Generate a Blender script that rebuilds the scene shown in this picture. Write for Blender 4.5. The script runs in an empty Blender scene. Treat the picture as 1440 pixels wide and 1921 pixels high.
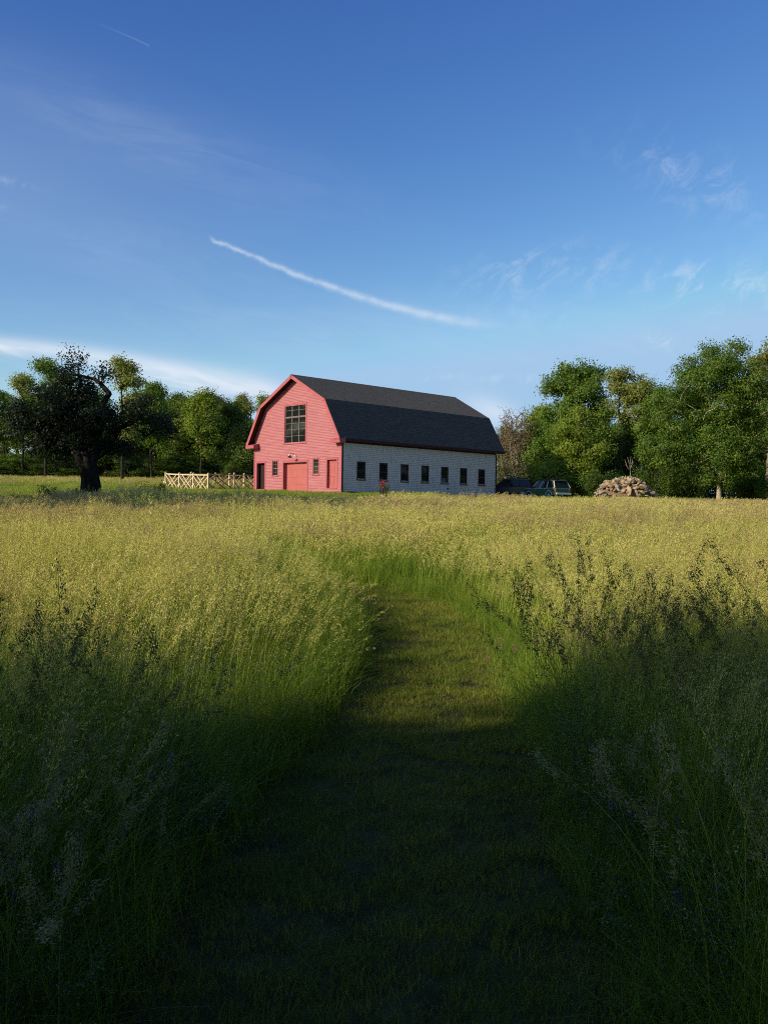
import bpy, math, random
import numpy as np
from mathutils import Matrix, Vector

# ------------------------------------------------------------------ camera, sky, sun
scene = bpy.context.scene
COL = scene.collection
F, HY, ROLL = 1809.0, 966.57, 0.0127          # focal length in photo pixels, horizon row, camera roll
R = math.radians

cam_data = bpy.data.cameras.new('camera')
cam = bpy.data.objects.new('camera', cam_data)
COL.objects.link(cam)
cam.rotation_mode = 'QUATERNION'
cam.rotation_quaternion = (Matrix.Rotation(R(90), 4, 'X') @ Matrix.Rotation(ROLL, 4, 'Z')).to_quaternion()
cam_data.sensor_fit = 'VERTICAL'
cam_data.sensor_height = 36.0
cam_data.sensor_width = 27.0
cam_data.lens = 36.0 * F / 1921.0
cam_data.shift_y = (HY - 960.5) / 1921.0
cam_data.clip_start = 0.05
cam_data.clip_end = 5000
scene.camera = cam

SUN_EL, SUN_AZ = R(21.5), R(-119.0)           # azimuth from +Y, clockwise; low sun behind the left shoulder
sun_dir = Vector((math.sin(SUN_AZ) * math.cos(SUN_EL), math.cos(SUN_AZ) * math.cos(SUN_EL), math.sin(SUN_EL)))
sd = bpy.data.lights.new('sun', 'SUN')
sd.energy = 5.0
sd.angle = R(0.5)
sd.color = (1.0, 0.89, 0.68)
so = bpy.data.objects.new('sun', sd)
so.rotation_euler = sun_dir.to_track_quat('Z', 'Y').to_euler()
COL.objects.link(so)

scene.view_settings.view_transform = 'Standard'
scene.view_settings.look = 'None'
scene.view_settings.exposure = 0.0
scene.view_settings.gamma = 1.0
scene.cycles.max_bounces = 4
scene.cycles.transparent_max_bounces = 8
scene.cycles.diffuse_bounces = 2
scene.cycles.glossy_bounces = 2
scene.cycles.transmission_bounces = 2
scene.cycles.use_denoising = False
scene.cycles.filter_width = 1.05

world = bpy.data.worlds.new('World')
scene.world = world
world.use_nodes = True
NT = world.node_tree


class NX:
    """tiny helper that writes shader maths as nodes"""
    def __init__(s, nt): s.nt = nt
    def node(s, t, **kw):
        n = s.nt.nodes.new(t)
        for k, v in kw.items(): setattr(n, k, v)
        return n
    def put(s, sock, v):
        if isinstance(v, bpy.types.NodeSocket): s.nt.links.new(v, sock)
        else: sock.default_value = v
    def m(s, op, a, b=0.0, c=None, clamp=False):
        n = s.node('ShaderNodeMath', operation=op, use_clamp=clamp)
        s.put(n.inputs[0], a); s.put(n.inputs[1], b)
        if c is not None: s.put(n.inputs[2], c)
        return n.outputs[0]
    def vec(s, x, y, z):
        n = s.node('ShaderNodeCombineXYZ')
        s.put(n.inputs[0], x); s.put(n.inputs[1], y); s.put(n.inputs[2], z)
        return n.outputs[0]
    def noise(s, v, scale, detail=4, rough=.55, dist=0.0):
        n = s.node('ShaderNodeTexNoise')
        s.put(n.inputs['Vector'], v); s.put(n.inputs['Scale'], scale)
        n.inputs['Detail'].default_value = detail; n.inputs['Roughness'].default_value = rough
        n.inputs['Distortion'].default_value = dist
        return n.outputs[0]
    def mapr(s, v, a, b, c=0.0, d=1.0, smooth=True):
        n = s.node('ShaderNodeMapRange')
        n.interpolation_type = 'SMOOTHSTEP' if smooth else 'LINEAR'
        s.put(n.inputs[0], v)
        for i, q in enumerate((a, b, c, d)): s.put(n.inputs[i + 1], q)
        return n.outputs[0]
    def gauss(s, d, sig):                      # exp(-(d/sig)^2)
        q = s.m('DIVIDE', d, sig)
        return s.m('EXPONENT', s.m('MULTIPLY', s.m('MULTIPLY', q, q), -1.0))
    def mix(s, f, a, b):
        n = s.node('ShaderNodeMix', data_type='RGBA')
        s.put(n.inputs[0], f); s.put(n.inputs[6], a); s.put(n.inputs[7], b)
        return n.outputs[2]


def build_sky():
    x = NX(NT)
    bg = NT.nodes['Background']
    sk = x.node('ShaderNodeTexSky', sky_type='NISHITA', sun_disc=False)
    sk.sun_elevation = SUN_EL; sk.sun_rotation = SUN_AZ
    sk.air_density = 1.0; sk.dust_density = 0.3; sk.ozone_density = 3.0
    sep = x.node('ShaderNodeSeparateColor')
    NT.links.new(sk.outputs[0], sep.inputs[0])
    tc0 = x.node('ShaderNodeTexCoord')
    dp = x.node('ShaderNodeVectorMath', operation='DOT_PRODUCT')
    NT.links.new(tc0.outputs['Generated'], dp.inputs[0]); dp.inputs[1].default_value = sun_dir
    near_sun = x.mapr(dp.outputs['Value'], -.35, .75)      # the bright aureole round the sun
    def curve(ch, g, p, top, top2):
        v = x.m('MULTIPLY', sep.outputs[ch], 0.1)
        return x.m('MINIMUM', x.m('MULTIPLY', x.m('POWER', v, p), g), x.m('ADD', top, x.m('MULTIPLY', near_sun, top2 - top)))
    comb = x.node('ShaderNodeCombineColor')
    NT.links.new(curve(0, 4.49, 1.81, .365, 1.8), comb.inputs[0])
    NT.links.new(curve(1, 2.67, 1.55, .57, 1.6), comb.inputs[1])
    NT.links.new(curve(2, 1.527, .979, .815, 1.4), comb.inputs[2])
    # high thin cloud, mapped by direction: azimuth and elevation tangents in front of the barn's side of the sky
    tc = x.node('ShaderNodeTexCoord')
    sx = x.node('ShaderNodeSeparateXYZ')
    NT.links.new(tc.outputs['Generated'], sx.inputs[0])
    yy = x.m('MAXIMUM', sx.outputs[1], 0.02)
    front = x.mapr(sx.outputs[1], 0.05, 0.3)
    u = x.m('DIVIDE', sx.outputs[0], yy)
    v = x.m('DIVIDE', sx.outputs[2], yy)
    def U(px): return (px - 720) / F
    def V(py): return (HY - py) / F
    def bump(px, py, sxp, syp, tilt=0.0):
        du = x.m('SUBTRACT', u, U(px)); dv = x.m('SUBTRACT', v, V(py))
        dv = x.m('SUBTRACT', dv, x.m('MULTIPLY', du, tilt))
        return x.m('MULTIPLY', x.gauss(du, sxp / F), x.gauss(dv, syp / F))
    wisp = x.noise(x.vec(x.m('MULTIPLY', u, 5.0), x.m('ADD', x.m('MULTIPLY', v, 22.0), x.m('MULTIPLY', u, 5.0)), 0.0), 1.6, 7, .62, 1.2)
    fine = x.noise(x.vec(x.m('MULTIPLY', u, 14.0), x.m('SUBTRACT', x.m('MULTIPLY', v, 18.0), x.m('MULTIPLY', u, 9.0)), 3.7), 2.2, 8, .68, .7)
    wide = x.noise(x.vec(u, x.m('MULTIPLY', v, 2.2), 1.3), 3.0, 4, .5)
    W = x.mapr(wisp, .32, .72)
    FN = x.mapr(fine, .44, .74)
    parts = []
    # low bank at the left: quadratic ridge line
    def line(pts, sig0, sig1, ua, ub):
        P = np.polyfit([U(a) for a, b in pts], [V(b) for a, b in pts], 3)
        c = x.m('ADD', x.m('MULTIPLY', x.m('ADD', x.m('MULTIPLY', x.m('ADD', x.m('MULTIPLY', u, float(P[0])), float(P[1])), u), float(P[2])), u), float(P[3]))
        d = x.m('SUBTRACT', v, c)
        sig = x.mapr(u, U(ua), U(ub), sig0 / F, sig1 / F, smooth=False)
        return d, sig
    jit = x.m('MULTIPLY', x.m('SUBTRACT', wisp, .5), 30 / F)
    d, sg = line([(-150, 650), (0, 660), (150, 672), (330, 704), (520, 742), (640, 765)], 15, 24, 0, 420)
    g = x.gauss(x.m('ADD', d, jit), sg)
    g = x.m('MULTIPLY', g, x.mapr(u, U(470), U(620), 1.0, 0.0))
    parts.append(x.m('MULTIPLY', g, x.m('ADD', .55, x.m('MULTIPLY', W, .55))))
    parts.append(x.m('MULTIPLY', x.m('MULTIPLY', bump(300, 740, 260, 34, -.15), .5), W))
    # the drifting vapour trail
    d, sg = line([(385, 448), (440, 476), (500, 498), (560, 519), (620, 540), (700, 565), (780, 587), (850, 600), (925, 606)], 3.8, 9.5, 380, 900)
    jit2 = x.m('MULTIPLY', x.m('SUBTRACT', x.noise(x.vec(x.m('MULTIPLY', u, 1.0), x.m('MULTIPLY', v, 1.0), 0.0), 70.0, 3, .6), .5), x.mapr(u, U(420), U(760), 15 / F, 4 / F))
    g = x.gauss(x.m('ADD', d, jit2), sg)
    ends = x.m('MULTIPLY', x.mapr(u, U(382), U(400)), x.mapr(u, U(820), U(965), 1.0, 0.0))
    puff = x.mapr(x.noise(x.vec(u, v, 0.4), 75.0, 4, .6), .30, .62, .55, 1.0)
    parts.append(x.m('MULTIPLY', x.m('MULTIPLY', x.m('MULTIPLY', g, ends), puff), .50))
    # thin young trail high at the left
    d, sg = line([(150, 43), (190, 58), (230, 74), (270, 92)], 1.4, 1.4, 150, 270)
    g = x.m('MULTIPLY', x.gauss(d, sg), x.m('MULTIPLY', x.mapr(u, U(140), U(265), 0.0, .10), x.mapr(u, U(268), U(271), 1.0, 0.0)))
    parts.append(g)
    for (px, py, a, b, t, k) in ((1340, 532, 130, 42, -.05, .60), (1010, 505, 130, 42, .12, .42), (1255, 635, 52, 20, -.1, .42),
                                 (1300, 330, 130, 60, -.4, .26), (20, 352, 40, 8, -.2, .22), (20, 410, 60, 14, -.2, .12),
                                 (900, 707, 150, 9, 0, .30), (985, 590, 90, 26, 0, .14)):
        parts.append(x.m('MULTIPLY', x.m('MULTIPLY', bump(px, py, a, b, t), FN), k))
    for (px, py, a, b, t, k) in ((200, 240, 330, 70, -.42, .045), (400, 300, 330, 60, -.3, .04), (700, 620, 900, 60, 0, .08), (240, 480, 300, 60, -.2, .06)):
        parts.append(x.m('MULTIPLY', x.m('MULTIPLY', bump(px, py, a, b, t), x.m('ADD', .35, W)), k))
    parts.append(x.m('MULTIPLY', bump(-40, 330, 420, 190, -.2), .10))
    parts.append(x.m('MULTIPLY', bump(925, 772, 55, 26, -.3), .62))
    tot = parts[0]
    for p in parts[1:]:
        tot = x.m('SUBTRACT', 1.0, x.m('MULTIPLY', x.m('SUBTRACT', 1.0, tot), x.m('SUBTRACT', 1.0, p)))
    tot = x.m('MULTIPLY', tot, front, clamp=True)
    col = x.mix(tot, comb.outputs[0], (.74, .82, .93, 1))
    vm = x.node('ShaderNodeVectorMath', operation='SCALE')
    NT.links.new(col, vm.inputs[0]); vm.inputs[3].default_value = 10.0
    NT.links.new(vm.outputs[0], bg.inputs[0])
    bg.inputs[1].default_value = 0.1


build_sky()

# ------------------------------------------------------------------ ground shape
def smooth(t):
    t = np.clip(t, 0, 1)
    return t * t * (3 - 2 * t)

PC = np.array([(-80, -3.2), (0, -1.78), (3, -1.70), (7, -1.55), (12, -1.33), (20, -1.02), (30, -.66), (45, -.15), (57, .22), (63, .85), (68, 1.48), (76, 1.58), (92, 2.3), (130, 3.9), (300, 7), (900, 14)])
PL = np.array([(-80, -3.2), (0, -1.78), (3, -1.70), (7, -1.55), (12, -1.33), (20, -1.02), (30, -.64), (38, -.2), (46, .62), (50, .85), (60, 1.2), (69, 1.52), (76, 1.64), (95, 2.8), (130, 4.3), (300, 7.5), (900, 14)])
PR = np.array([(-80, -3.2), (0, -1.78), (3, -1.70), (7, -1.55), (12, -1.33), (20, -1.02), (30, -.66), (45, -.15), (58, .26), (66, .55), (75, 1.0), (85, 1.6), (100, 2.1), (130, 3.5), (300, 7), (900, 14)])


def gz(x, y):
    x = np.asarray(x, float); y = np.asarray(y, float)
    def ev(P):
        a = np.interp(y - 1.5, P[:, 0], P[:, 1]); b = np.interp(y + 1.5, P[:, 0], P[:, 1])
        return .25 * a + .25 * b + .5 * np.interp(y, P[:, 0], P[:, 1])
    # the right-hand profile takes over beyond the barn's long side
    wl = smooth((-x - 4) / 7.0)
    wr = smooth((x - 2) / 10.0)
    z = ev(PC) * (1 - wl) * (1 - wr) + ev(PL) * wl + ev(PR) * wr
    far = smooth((y - 5) / 20)
    return z + far * (.05 * np.sin(x * .7 + 1.3) * np.sin(y * .55) + .03 * np.sin(x * 1.7 + y * 1.1))


def at(px, d):
    return (px - 720.0) / F * d


def top_z(px, py, d):
    return (HY + ROLL * (px - 720) - py) / F * d


PATH = np.array([(-.15, -6), (-.12, 0), (-.06, 3), (.08, 5), (.30, 7), (.46, 9), (.50, 10.5), (.42, 12), (.15, 13.5), (-.45, 14.9), (-1.6, 16.1), (-3.4, 17.1), (-7, 18.2), (-14, 19.5), (-26, 21)])
PATH_HALF = 0.77


def resample(P, step):
    P = np.asarray(P, float)
    s = np.r_[0, np.cumsum(np.linalg.norm(np.diff(P, axis=0), axis=1))]
    t = np.arange(0, s[-1] + step * .5, step)
    return np.stack([np.interp(t, s, P[:, k]) for k in range(P.shape[1])], 1)


PATH_F = resample(PATH, .25)
for _ in range(6):
    PATH_F[1:-1] = .25 * PATH_F[:-2] + .5 * PATH_F[1:-1] + .25 * PATH_F[2:]


def path_dist(x, y):
    x = np.asarray(x, float).ravel(); y = np.asarray(y, float).ravel()
    out = np.full(len(x), 1e9)
    for i in range(0, len(x), 20000):
        d = np.hypot(x[i:i + 20000, None] - PATH_F[None, :, 0], y[i:i + 20000, None] - PATH_F[None, :, 1])
        out[i:i + 20000] = d.min(1)
    return out

# ------------------------------------------------------------------ helpers
def tag(o, label=None, cat=None, group=None, kind=None):
    if label: o['label'] = label
    if cat: o['category'] = cat
    if group: o['group'] = group
    if kind: o['kind'] = kind
    return o


def empty(name, loc=(0, 0, 0), rz=0.0):
    o = bpy.data.objects.new(name, None)
    o.empty_display_size = .3
    o.location = loc; o.rotation_euler = (0, 0, rz)
    COL.objects.link(o)
    return o


def mesh_np(name, V, Q, mats, midx=None, tint=None, smooth_sh=False):
    """mesh from vertex array and quad array (a repeated last index makes no triangle: use T arrays through MB)"""
    me = bpy.data.meshes.new(name)
    V = np.ascontiguousarray(V, dtype=np.float32); Q = np.ascontiguousarray(Q, dtype=np.int32)
    k = Q.shape[1]
    me.vertices.add(len(V)); me.vertices.foreach_set('co', V.ravel())
    me.loops.add(Q.size); me.loops.foreach_set('vertex_index', Q.ravel())
    me.polygons.add(len(Q))
    me.polygons.foreach_set('loop_start', np.arange(0, Q.size, k, dtype=np.int32))
    if not isinstance(mats, (list, tuple)): mats = [mats]
    for m in mats: me.materials.append(m)
    if midx is not None: me.polygons.foreach_set('material_index', np.asarray(midx, np.int32))
    if smooth_sh: me.polygons.foreach_set('use_smooth', np.ones(len(Q), bool))
    me.update(calc_edges=True)
    if tint is not None:
        a = me.attributes.new('tint', 'FLOAT', 'FACE')
        a.data.foreach_set('value', np.asarray(tint, np.float32))
    return me


def obj(name, me, parent=None, loc=None):
    o = bpy.data.objects.new(name, me)
    COL.objects.link(o)
    if parent is not None: o.parent = parent
    if loc is not None: o.location = loc
    return o


class MB:
    """collects polygons into one mesh"""
    def __init__(s): s.v = []; s.f = []
    def add(s, vs, fs):
        b = len(s.v)
        s.v += [tuple(map(float, p)) for p in vs]
        s.f += [tuple(i + b for i in f) for f in fs]
        return s
    def box(s, x0, x1, y0, y1, z0, z1):
        return s.add([(x0, y0, z0), (x1, y0, z0), (x1, y1, z0), (x0, y1, z0), (x0, y0, z1), (x1, y0, z1), (x1, y1, z1), (x0, y1, z1)],
                     [(0, 3, 2, 1), (4, 5, 6, 7), (0, 1, 5, 4), (1, 2, 6, 5), (2, 3, 7, 6), (3, 0, 4, 7)])
    def prism(s, poly, axis, a, b):
        """extrude a 2-D polygon along axis 0 (poly is y,z), 1 (x,z) or 2 (x,y)"""
        def P(p, t):
            q = [p[0], p[1]]; q.insert(axis, t); return q
        n = len(poly)
        vs = [P(p, a) for p in poly] + [P(p, b) for p in poly]
        fs = [tuple(range(n))[::-1], tuple(range(n, 2 * n))] + [(i, (i + 1) % n, n + (i + 1) % n, n + i) for i in range(n)]
        return s.add(vs, fs)
    def beam(s, p, q, w, h, up=(0, 0, 1)):
        p, q = Vector(p), Vector(q); d = (q - p).normalized()
        u = Vector(up)
        a = d.cross(u).normalized() * (w / 2); c = a.cross(d).normalized() * (h / 2)
        vs = [p - a - c, p + a - c, p + a + c, p - a + c, q - a - c, q + a - c, q + a + c, q - a + c]
        return s.add(vs, [(0, 3, 2, 1), (4, 5, 6, 7), (0, 1, 5, 4), (1, 2, 6, 5), (2, 3, 7, 6), (3, 0, 4, 7)])
    def tube(s, pts, rad, n=8, cap=True):
        pts = [Vector(p) for p in pts]
        if not hasattr(rad, '__len__'): rad = [rad] * len(pts)
        rings = []; ref = Vector((.13, .27, .95))
        for i, p in enumerate(pts):
            d = (pts[min(i + 1, len(pts) - 1)] - pts[max(i - 1, 0)]).normalized()
            a = d.cross(ref)
            if a.length < .05: a = d.cross(Vector((1, 0, 0)))
            a.normalize(); b = d.cross(a)
            rings.append([p + (a * math.cos(t) + b * math.sin(t)) * rad[i] for t in [2 * math.pi * k / n for k in range(n)]])
        vs = [q for r in rings for q in r]
        fs = [(i * n + k, i * n + (k + 1) % n, (i + 1) * n + (k + 1) % n, (i + 1) * n + k) for i in range(len(pts) - 1) for k in range(n)]
        if cap: fs += [tuple(range(n))[::-1], tuple(range((len(pts) - 1) * n, len(pts) * n))]
        return s.add(vs, fs)
    def loft(s, rings, cap=True):
        n = len(rings[0]); vs = [p for r in rings for p in r]
        fs = [(i * n + k, i * n + (k + 1) % n, (i + 1) * n + (k + 1) % n, (i + 1) * n + k) for i in range(len(rings) - 1) for k in range(n)]
        if cap: fs += [tuple(range(n))[::-1], tuple(range((len(rings) - 1) * n, len(rings) * n))]
        return s.add(vs, fs)
    def build(s, name, mat, parent=None, smooth_sh=False, bevel=0.0):
        me = bpy.data.meshes.new(name)
        me.from_pydata(s.v, [], s.f)
        for m in (mat if isinstance(mat, (list, tuple)) else [mat]): me.materials.append(m)
        if smooth_sh: me.polygons.foreach_set('use_smooth', [True] * len(me.polygons))
        me.update()
        o = obj(name, me, parent)
        if bevel:
            b = o.modifiers.new('bevel', 'BEVEL'); b.width = bevel; b.segments = 2; b.limit_method = 'ANGLE'
        return o

# ------------------------------------------------------------------ materials
def new_mat(name):
    m = bpy.data.materials.new(name); m.use_nodes = True
    return m, NX(m.node_tree), m.node_tree.nodes['Principled BSDF']


def plain(name, col, rough=.7, spec=.3, metal=0.0, var=.12, scale=6.0, bump=0.0, bscale=40.0):
    m, x, b = new_mat(name)
    tc = x.node('ShaderNodeTexCoord').outputs['Object']
    n = x.noise(tc, scale, 5, .6)
    lo = tuple(c * (1 - var) for c in col[:3]) + (1,); hi = tuple(min(1, c * (1 + var)) for c in col[:3]) + (1,)
    x.put(b.inputs['Base Color'], x.mix(x.mapr(n, .3, .7), lo, hi))
    b.inputs['Roughness'].default_value = rough; b.inputs['Specular IOR Level'].default_value = spec
    b.inputs['Metallic'].default_value = metal
    if bump:
        bn = x.node('ShaderNodeBump'); bn.inputs['Strength'].default_value = bump; bn.inputs['Distance'].default_value = .02
        x.put(bn.inputs['Height'], x.noise(tc, bscale, 4, .6)); x.put(b.inputs['Normal'], bn.outputs[0])
    return m


def leaf_mat(name, c0, c1, trans=.35, tcol=None, rough=.55, spec=.25, obj_var=.25):
    """two-colour foliage: 'tint' is a random number per leaf, plus a slow change through the crown and per plant"""
    m, x, b = new_mat(name)
    nt = m.node_tree
    at_ = x.node('ShaderNodeAttribute', attribute_name='tint')
    oi = x.node('ShaderNodeObjectInfo')
    geo = x.node('ShaderNodeNewGeometry')
    n = x.noise(geo.outputs['Position'], .8, 3, .5)
    f = x.m('ADD', x.m('MULTIPLY', at_.outputs['Fac'], .6), x.m('MULTIPLY', x.m('SUBTRACT', n, .5), .9))
    f = x.m('ADD', f, x.m('MULTIPLY', oi.outputs['Random'], obj_var), clamp=True)
    col = x.mix(f, (*c0, 1), (*c1, 1))
    x.put(b.inputs['Base Color'], col)
    b.inputs['Roughness'].default_value = rough; b.inputs['Specular IOR Level'].default_value = spec
    tr = x.node('ShaderNodeBsdfTranslucent')
    tm = x.node('ShaderNodeMix', data_type='RGBA', blend_type='MULTIPLY')
    tm.inputs[0].default_value = 1.0
    nt.links.new(col, tm.inputs[6]); tm.inputs[7].default_value = (*(tcol or (1.25, 1.25, .55)), 1)
    nt.links.new(tm.outputs[2], tr.inputs[0])
    mx = x.node('ShaderNodeMixShader'); mx.inputs[0].default_value = trans
    nt.links.new(b.outputs[0], mx.inputs[1]); nt.links.new(tr.outputs[0], mx.inputs[2])
    nt.links.new(mx.outputs[0], nt.nodes['Material Output'].inputs[0])
    return m


M = {}
M['bark'] = plain('bark_brown', (.036, .029, .022), .9, .1, var=.4, scale=9, bump=.6, bscale=25)
M['bark_pale'] = plain('bark_pale', (.36, .29, .2), .85, .15, var=.3, scale=7, bump=.4, bscale=25)
M['bark_shaded'] = plain('bark_shaded', (.02, .017, .014), .95, .05, var=.4, scale=6, bump=.9, bscale=14)  # old tree's bark, darkened in colour for the shade it stands in
M['bark_grey'] = plain('bark_grey', (.20, .155, .12), .9, .1, var=.3, scale=8, bump=.4, bscale=25)
M['leaf_mid'] = leaf_mat('leaf_mid_green', (.075, .15, .02), (.215, .31, .045), trans=.45)
M['leaf_dark'] = leaf_mat('leaf_deep_green', (.055, .10, .016), (.15, .21, .036), trans=.45)
M['leaf_bright'] = leaf_mat('leaf_bright_green', (.13, .20, .022), (.30, .37, .05), trans=.45)
M['leaf_pale'] = leaf_mat('leaf_pale_green', (.18, .21, .045), (.36, .39, .11), trans=.45)
M['leaf_yellow'] = leaf_mat('leaf_yellow_green', (.15, .17, .025), (.32, .31, .06), trans=.45)
M['leaf_tan'] = leaf_mat('leaf_tan_bud', (.14, .10, .045), (.24, .19, .08))
M['leaf_old'] = leaf_mat('leaf_old_tree_shaded', (.012, .022, .008), (.028, .043, .014), trans=.2)  # darkened well below the other leaves to carry the old tree's shade
M['ivy'] = leaf_mat('ivy_leaf', (.022, .055, .010), (.06, .11, .02), trans=.2, rough=.4)
M['scrub'] = leaf_mat('scrub_leaf', (.05, .055, .02), (.13, .115, .05), trans=.25)

M['blade'] = leaf_mat('grass_blade', (.10, .205, .02), (.38, .44, .055), trans=.45, tcol=(1.2, 1.2, .6), obj_var=.35)
M['stem'] = leaf_mat('grass_stem', (.24, .34, .035), (.50, .52, .11), trans=.3, tcol=(1.1, 1.1, .6), obj_var=.3)
M['seed'] = leaf_mat('grass_seed_head', (.47, .49, .08), (.84, .69, .28), trans=.4, tcol=(1.1, 1.05, .75), obj_var=.4)
M['seed_dark'] = leaf_mat('orchard_grass_head', (.11, .14, .04), (.22, .22, .075), trans=.25, tcol=(1.1, 1.05, .7), obj_var=.3)
M['seed_mid'] = leaf_mat('lit_toned_orchard_head', (.26, .26, .10), (.46, .41, .19), trans=.3, tcol=(1.1, 1.05, .75), obj_var=.4)  # paler than the other orchard heads, standing in for light they catch
M['seed_rose'] = leaf_mat('rosy_seed_head', (.40, .33, .11), (.62, .43, .24), trans=.4, tcol=(1.1, 1.0, .75), obj_var=.4)
M['mown'] = leaf_mat('mown_blade', (.085, .175, .014), (.45, .42, .07), trans=.35, tcol=(1.2, 1.15, .6), obj_var=.35)
M['lawn'] = leaf_mat('lawn_blade', (.18, .27, .03), (.46, .48, .10), trans=.4, tcol=(1.2, 1.2, .6), obj_var=.3)
M['bedstraw'] = leaf_mat('bedstraw_flower', (.20, .25, .11), (.36, .38, .2), trans=.3, tcol=(1, 1, .9))
M['herb'] = leaf_mat('herb_leaf', (.035, .085, .022), (.08, .15, .04), trans=.35)
M['vetch'] = leaf_mat('vetch_flower', (.10, .05, .16), (.20, .11, .26), trans=.3, tcol=(1, 1, 1.2))
M['clover'] = leaf_mat('clover_flower', (.45, .13, .20), (.6, .25, .32), trans=.3, tcol=(1, 1, 1))


def ground_mat():
    m, x, b = new_mat('field_soil')
    geo = x.node('ShaderNodeNewGeometry').outputs['Position']
    n = x.noise(geo, .35, 6, .6); n2 = x.noise(geo, 9.0, 5, .65)
    c = x.mix(x.mapr(n, .35, .65), (.055, .075, .018, 1), (.10, .11, .03, 1))
    c = x.mix(x.mapr(n2, .45, .75), c, (.075, .055, .03, 1))
    x.put(b.inputs['Base Color'], c)
    b.inputs['Roughness'].default_value = .95; b.inputs['Specular IOR Level'].default_value = .1
    bn = x.node('ShaderNodeBump'); bn.inputs['Strength'].default_value = .8; bn.inputs['Distance'].default_value = .05
    x.put(bn.inputs['Height'], n2); x.put(b.inputs['Normal'], bn.outputs[0])
    return m


M['ground'] = ground_mat()
M['path'] = plain('mown_path_soil', (.075, .07, .022), .95, .1, var=.4, scale=5, bump=.7, bscale=30)


def clap_mat():
    m, x, b = new_mat('red_clapboard')
    tc = x.node('ShaderNodeTexCoord').outputs['Object']
    mp = x.node('ShaderNodeMapping'); mp.inputs['Scale'].default_value = (1, .35, 9)
    x.nt.links.new(tc, mp.inputs[0])
    n = x.noise(mp.outputs[0], 2.2, 5, .6); n2 = x.noise(tc, .8, 4, .6)
    c = x.mix(x.mapr(n, .3, .7), (.36, .112, .122, 1), (.49, .18, .192, 1))
    c = x.mix(x.m('MULTIPLY', x.mapr(n2, .5, .8), .25), c, (.56, .19, .19, 1))
    mp2 = x.node('ShaderNodeMapping'); mp2.inputs['Scale'].default_value = (1, 3.2, .35)
    x.nt.links.new(tc, mp2.inputs[0])
    run = x.noise(mp2.outputs[0], 1.7, 6, .65)
    c = x.mix(x.m('MULTIPLY', x.mapr(run, .5, .75), .35), c, (.33, .115, .11, 1))
    x.put(b.inputs['Base Color'], c)
    b.inputs['Roughness'].default_value = .62; b.inputs['Specular IOR Level'].default_value = .25
    return m


def shingle_mat(name, cols, bw, rh, mortar, streak=0.0, rough=.85, axes='xz', slope=1.0):
    """cedar or asphalt shingle: single pieces differ in tone, rain streaks run down"""
    m, x, b = new_mat(name)
    tc = x.node('ShaderNodeTexCoord').outputs['Object']
    sp = x.node('ShaderNodeSeparateXYZ'); x.nt.links.new(tc, sp.inputs[0])
    v = x.vec(sp.outputs[0], x.m('MULTIPLY', sp.outputs[2], slope), 0.0)
    br = x.node('ShaderNodeTexBrick'); x.nt.links.new(v, br.inputs['Vector'])
    br.offset = .37; br.squash = 1.0
    br.inputs['Color1'].default_value = (0, 0, 0, 1); br.inputs['Color2'].default_value = (1, 1, 1, 1)
    br.inputs['Mortar'].default_value = (.5, .5, .5, 1)
    br.inputs['Scale'].default_value = 1.0; br.inputs['Mortar Size'].default_value = mortar
    br.inputs['Brick Width'].default_value = bw; br.inputs['Row Height'].default_value = rh
    br.inputs['Mortar Smooth'].default_value = .2
    n = x.noise(tc, 1.1, 5, .6)
    c = x.mix(br.outputs['Color'], (*cols[0], 1), (*cols[1], 1))
    c = x.mix(x.m('MULTIPLY', x.mapr(n, .4, .75), .6), c, (*cols[2], 1))
    if streak:
        sv = x.vec(x.m('MULTIPLY', sp.outputs[0], 3.0), 0.0, x.m('MULTIPLY', sp.outputs[2], .45))
        s = x.noise(sv, 1.6, 6, .65)
        c = x.mix(x.m('MULTIPLY', x.mapr(s, .48, .72), streak), c, (*cols[3], 1))
    c = x.mix(x.m('MULTIPLY', br.outputs['Fac'], .5), c, tuple(q * .35 for q in cols[0]) + (1,))
    x.put(b.inputs['Base Color'], c)
    b.inputs['Roughness'].default_value = rough; b.inputs['Specular IOR Level'].default_value = .2
    if 'asphalt' in name and 'Diffuse Roughness' in b.inputs: b.inputs['Diffuse Roughness'].default_value = 1.0
    bn = x.node('ShaderNodeBump'); bn.inputs['Strength'].default_value = .5; bn.inputs['Distance'].default_value = .012
    h = x.m('ADD', x.m('MULTIPLY', br.outputs['Fac'], -1.0), x.m('MULTIPLY', x.noise(tc, 60, 3, .6), .5))
    x.put(bn.inputs['Height'], h); x.put(b.inputs['Normal'], bn.outputs[0])
    return m


M['clap'] = clap_mat()
M['red_trim'] = plain('red_trim_paint', (.41, .095, .11), .55, .3, var=.08, scale=3)
M['red_door'] = plain('red_door_paint', (.43, .115, .105), .5, .3, var=.06, scale=2)
M['dark_red'] = plain('shade_deepened_red_trim', (.05, .012, .013), .6, .25, var=.15)  # dark red, deepened so soffits and eave boards look shaded
M['cedar'] = shingle_mat('weathered_cedar_shingle', [(.65, .57, .515), (.72, .64, .585), (.68, .58, .50), (.42, .37, .33)], .19, .135, .009, .75)
M['asphalt_upper'] = shingle_mat('dark_asphalt_shingle_upper_courses', [(.066, .063, .060), (.092, .088, .082), (.078, .074, .069)], .33, .145, .004, slope=2.1)
M['asphalt_lower'] = shingle_mat('dark_asphalt_shingle_lower', [(.066, .063, .060), (.092, .088, .082), (.078, .074, .069)], .33, .145, .004, slope=1.16)
M['sash'] = plain('brown_sash', (.15, .12, .105), .5, .35, var=.1)
M['sash_dark'] = plain('dark_red_sash', (.055, .018, .018), .5, .35, var=.1)
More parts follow.
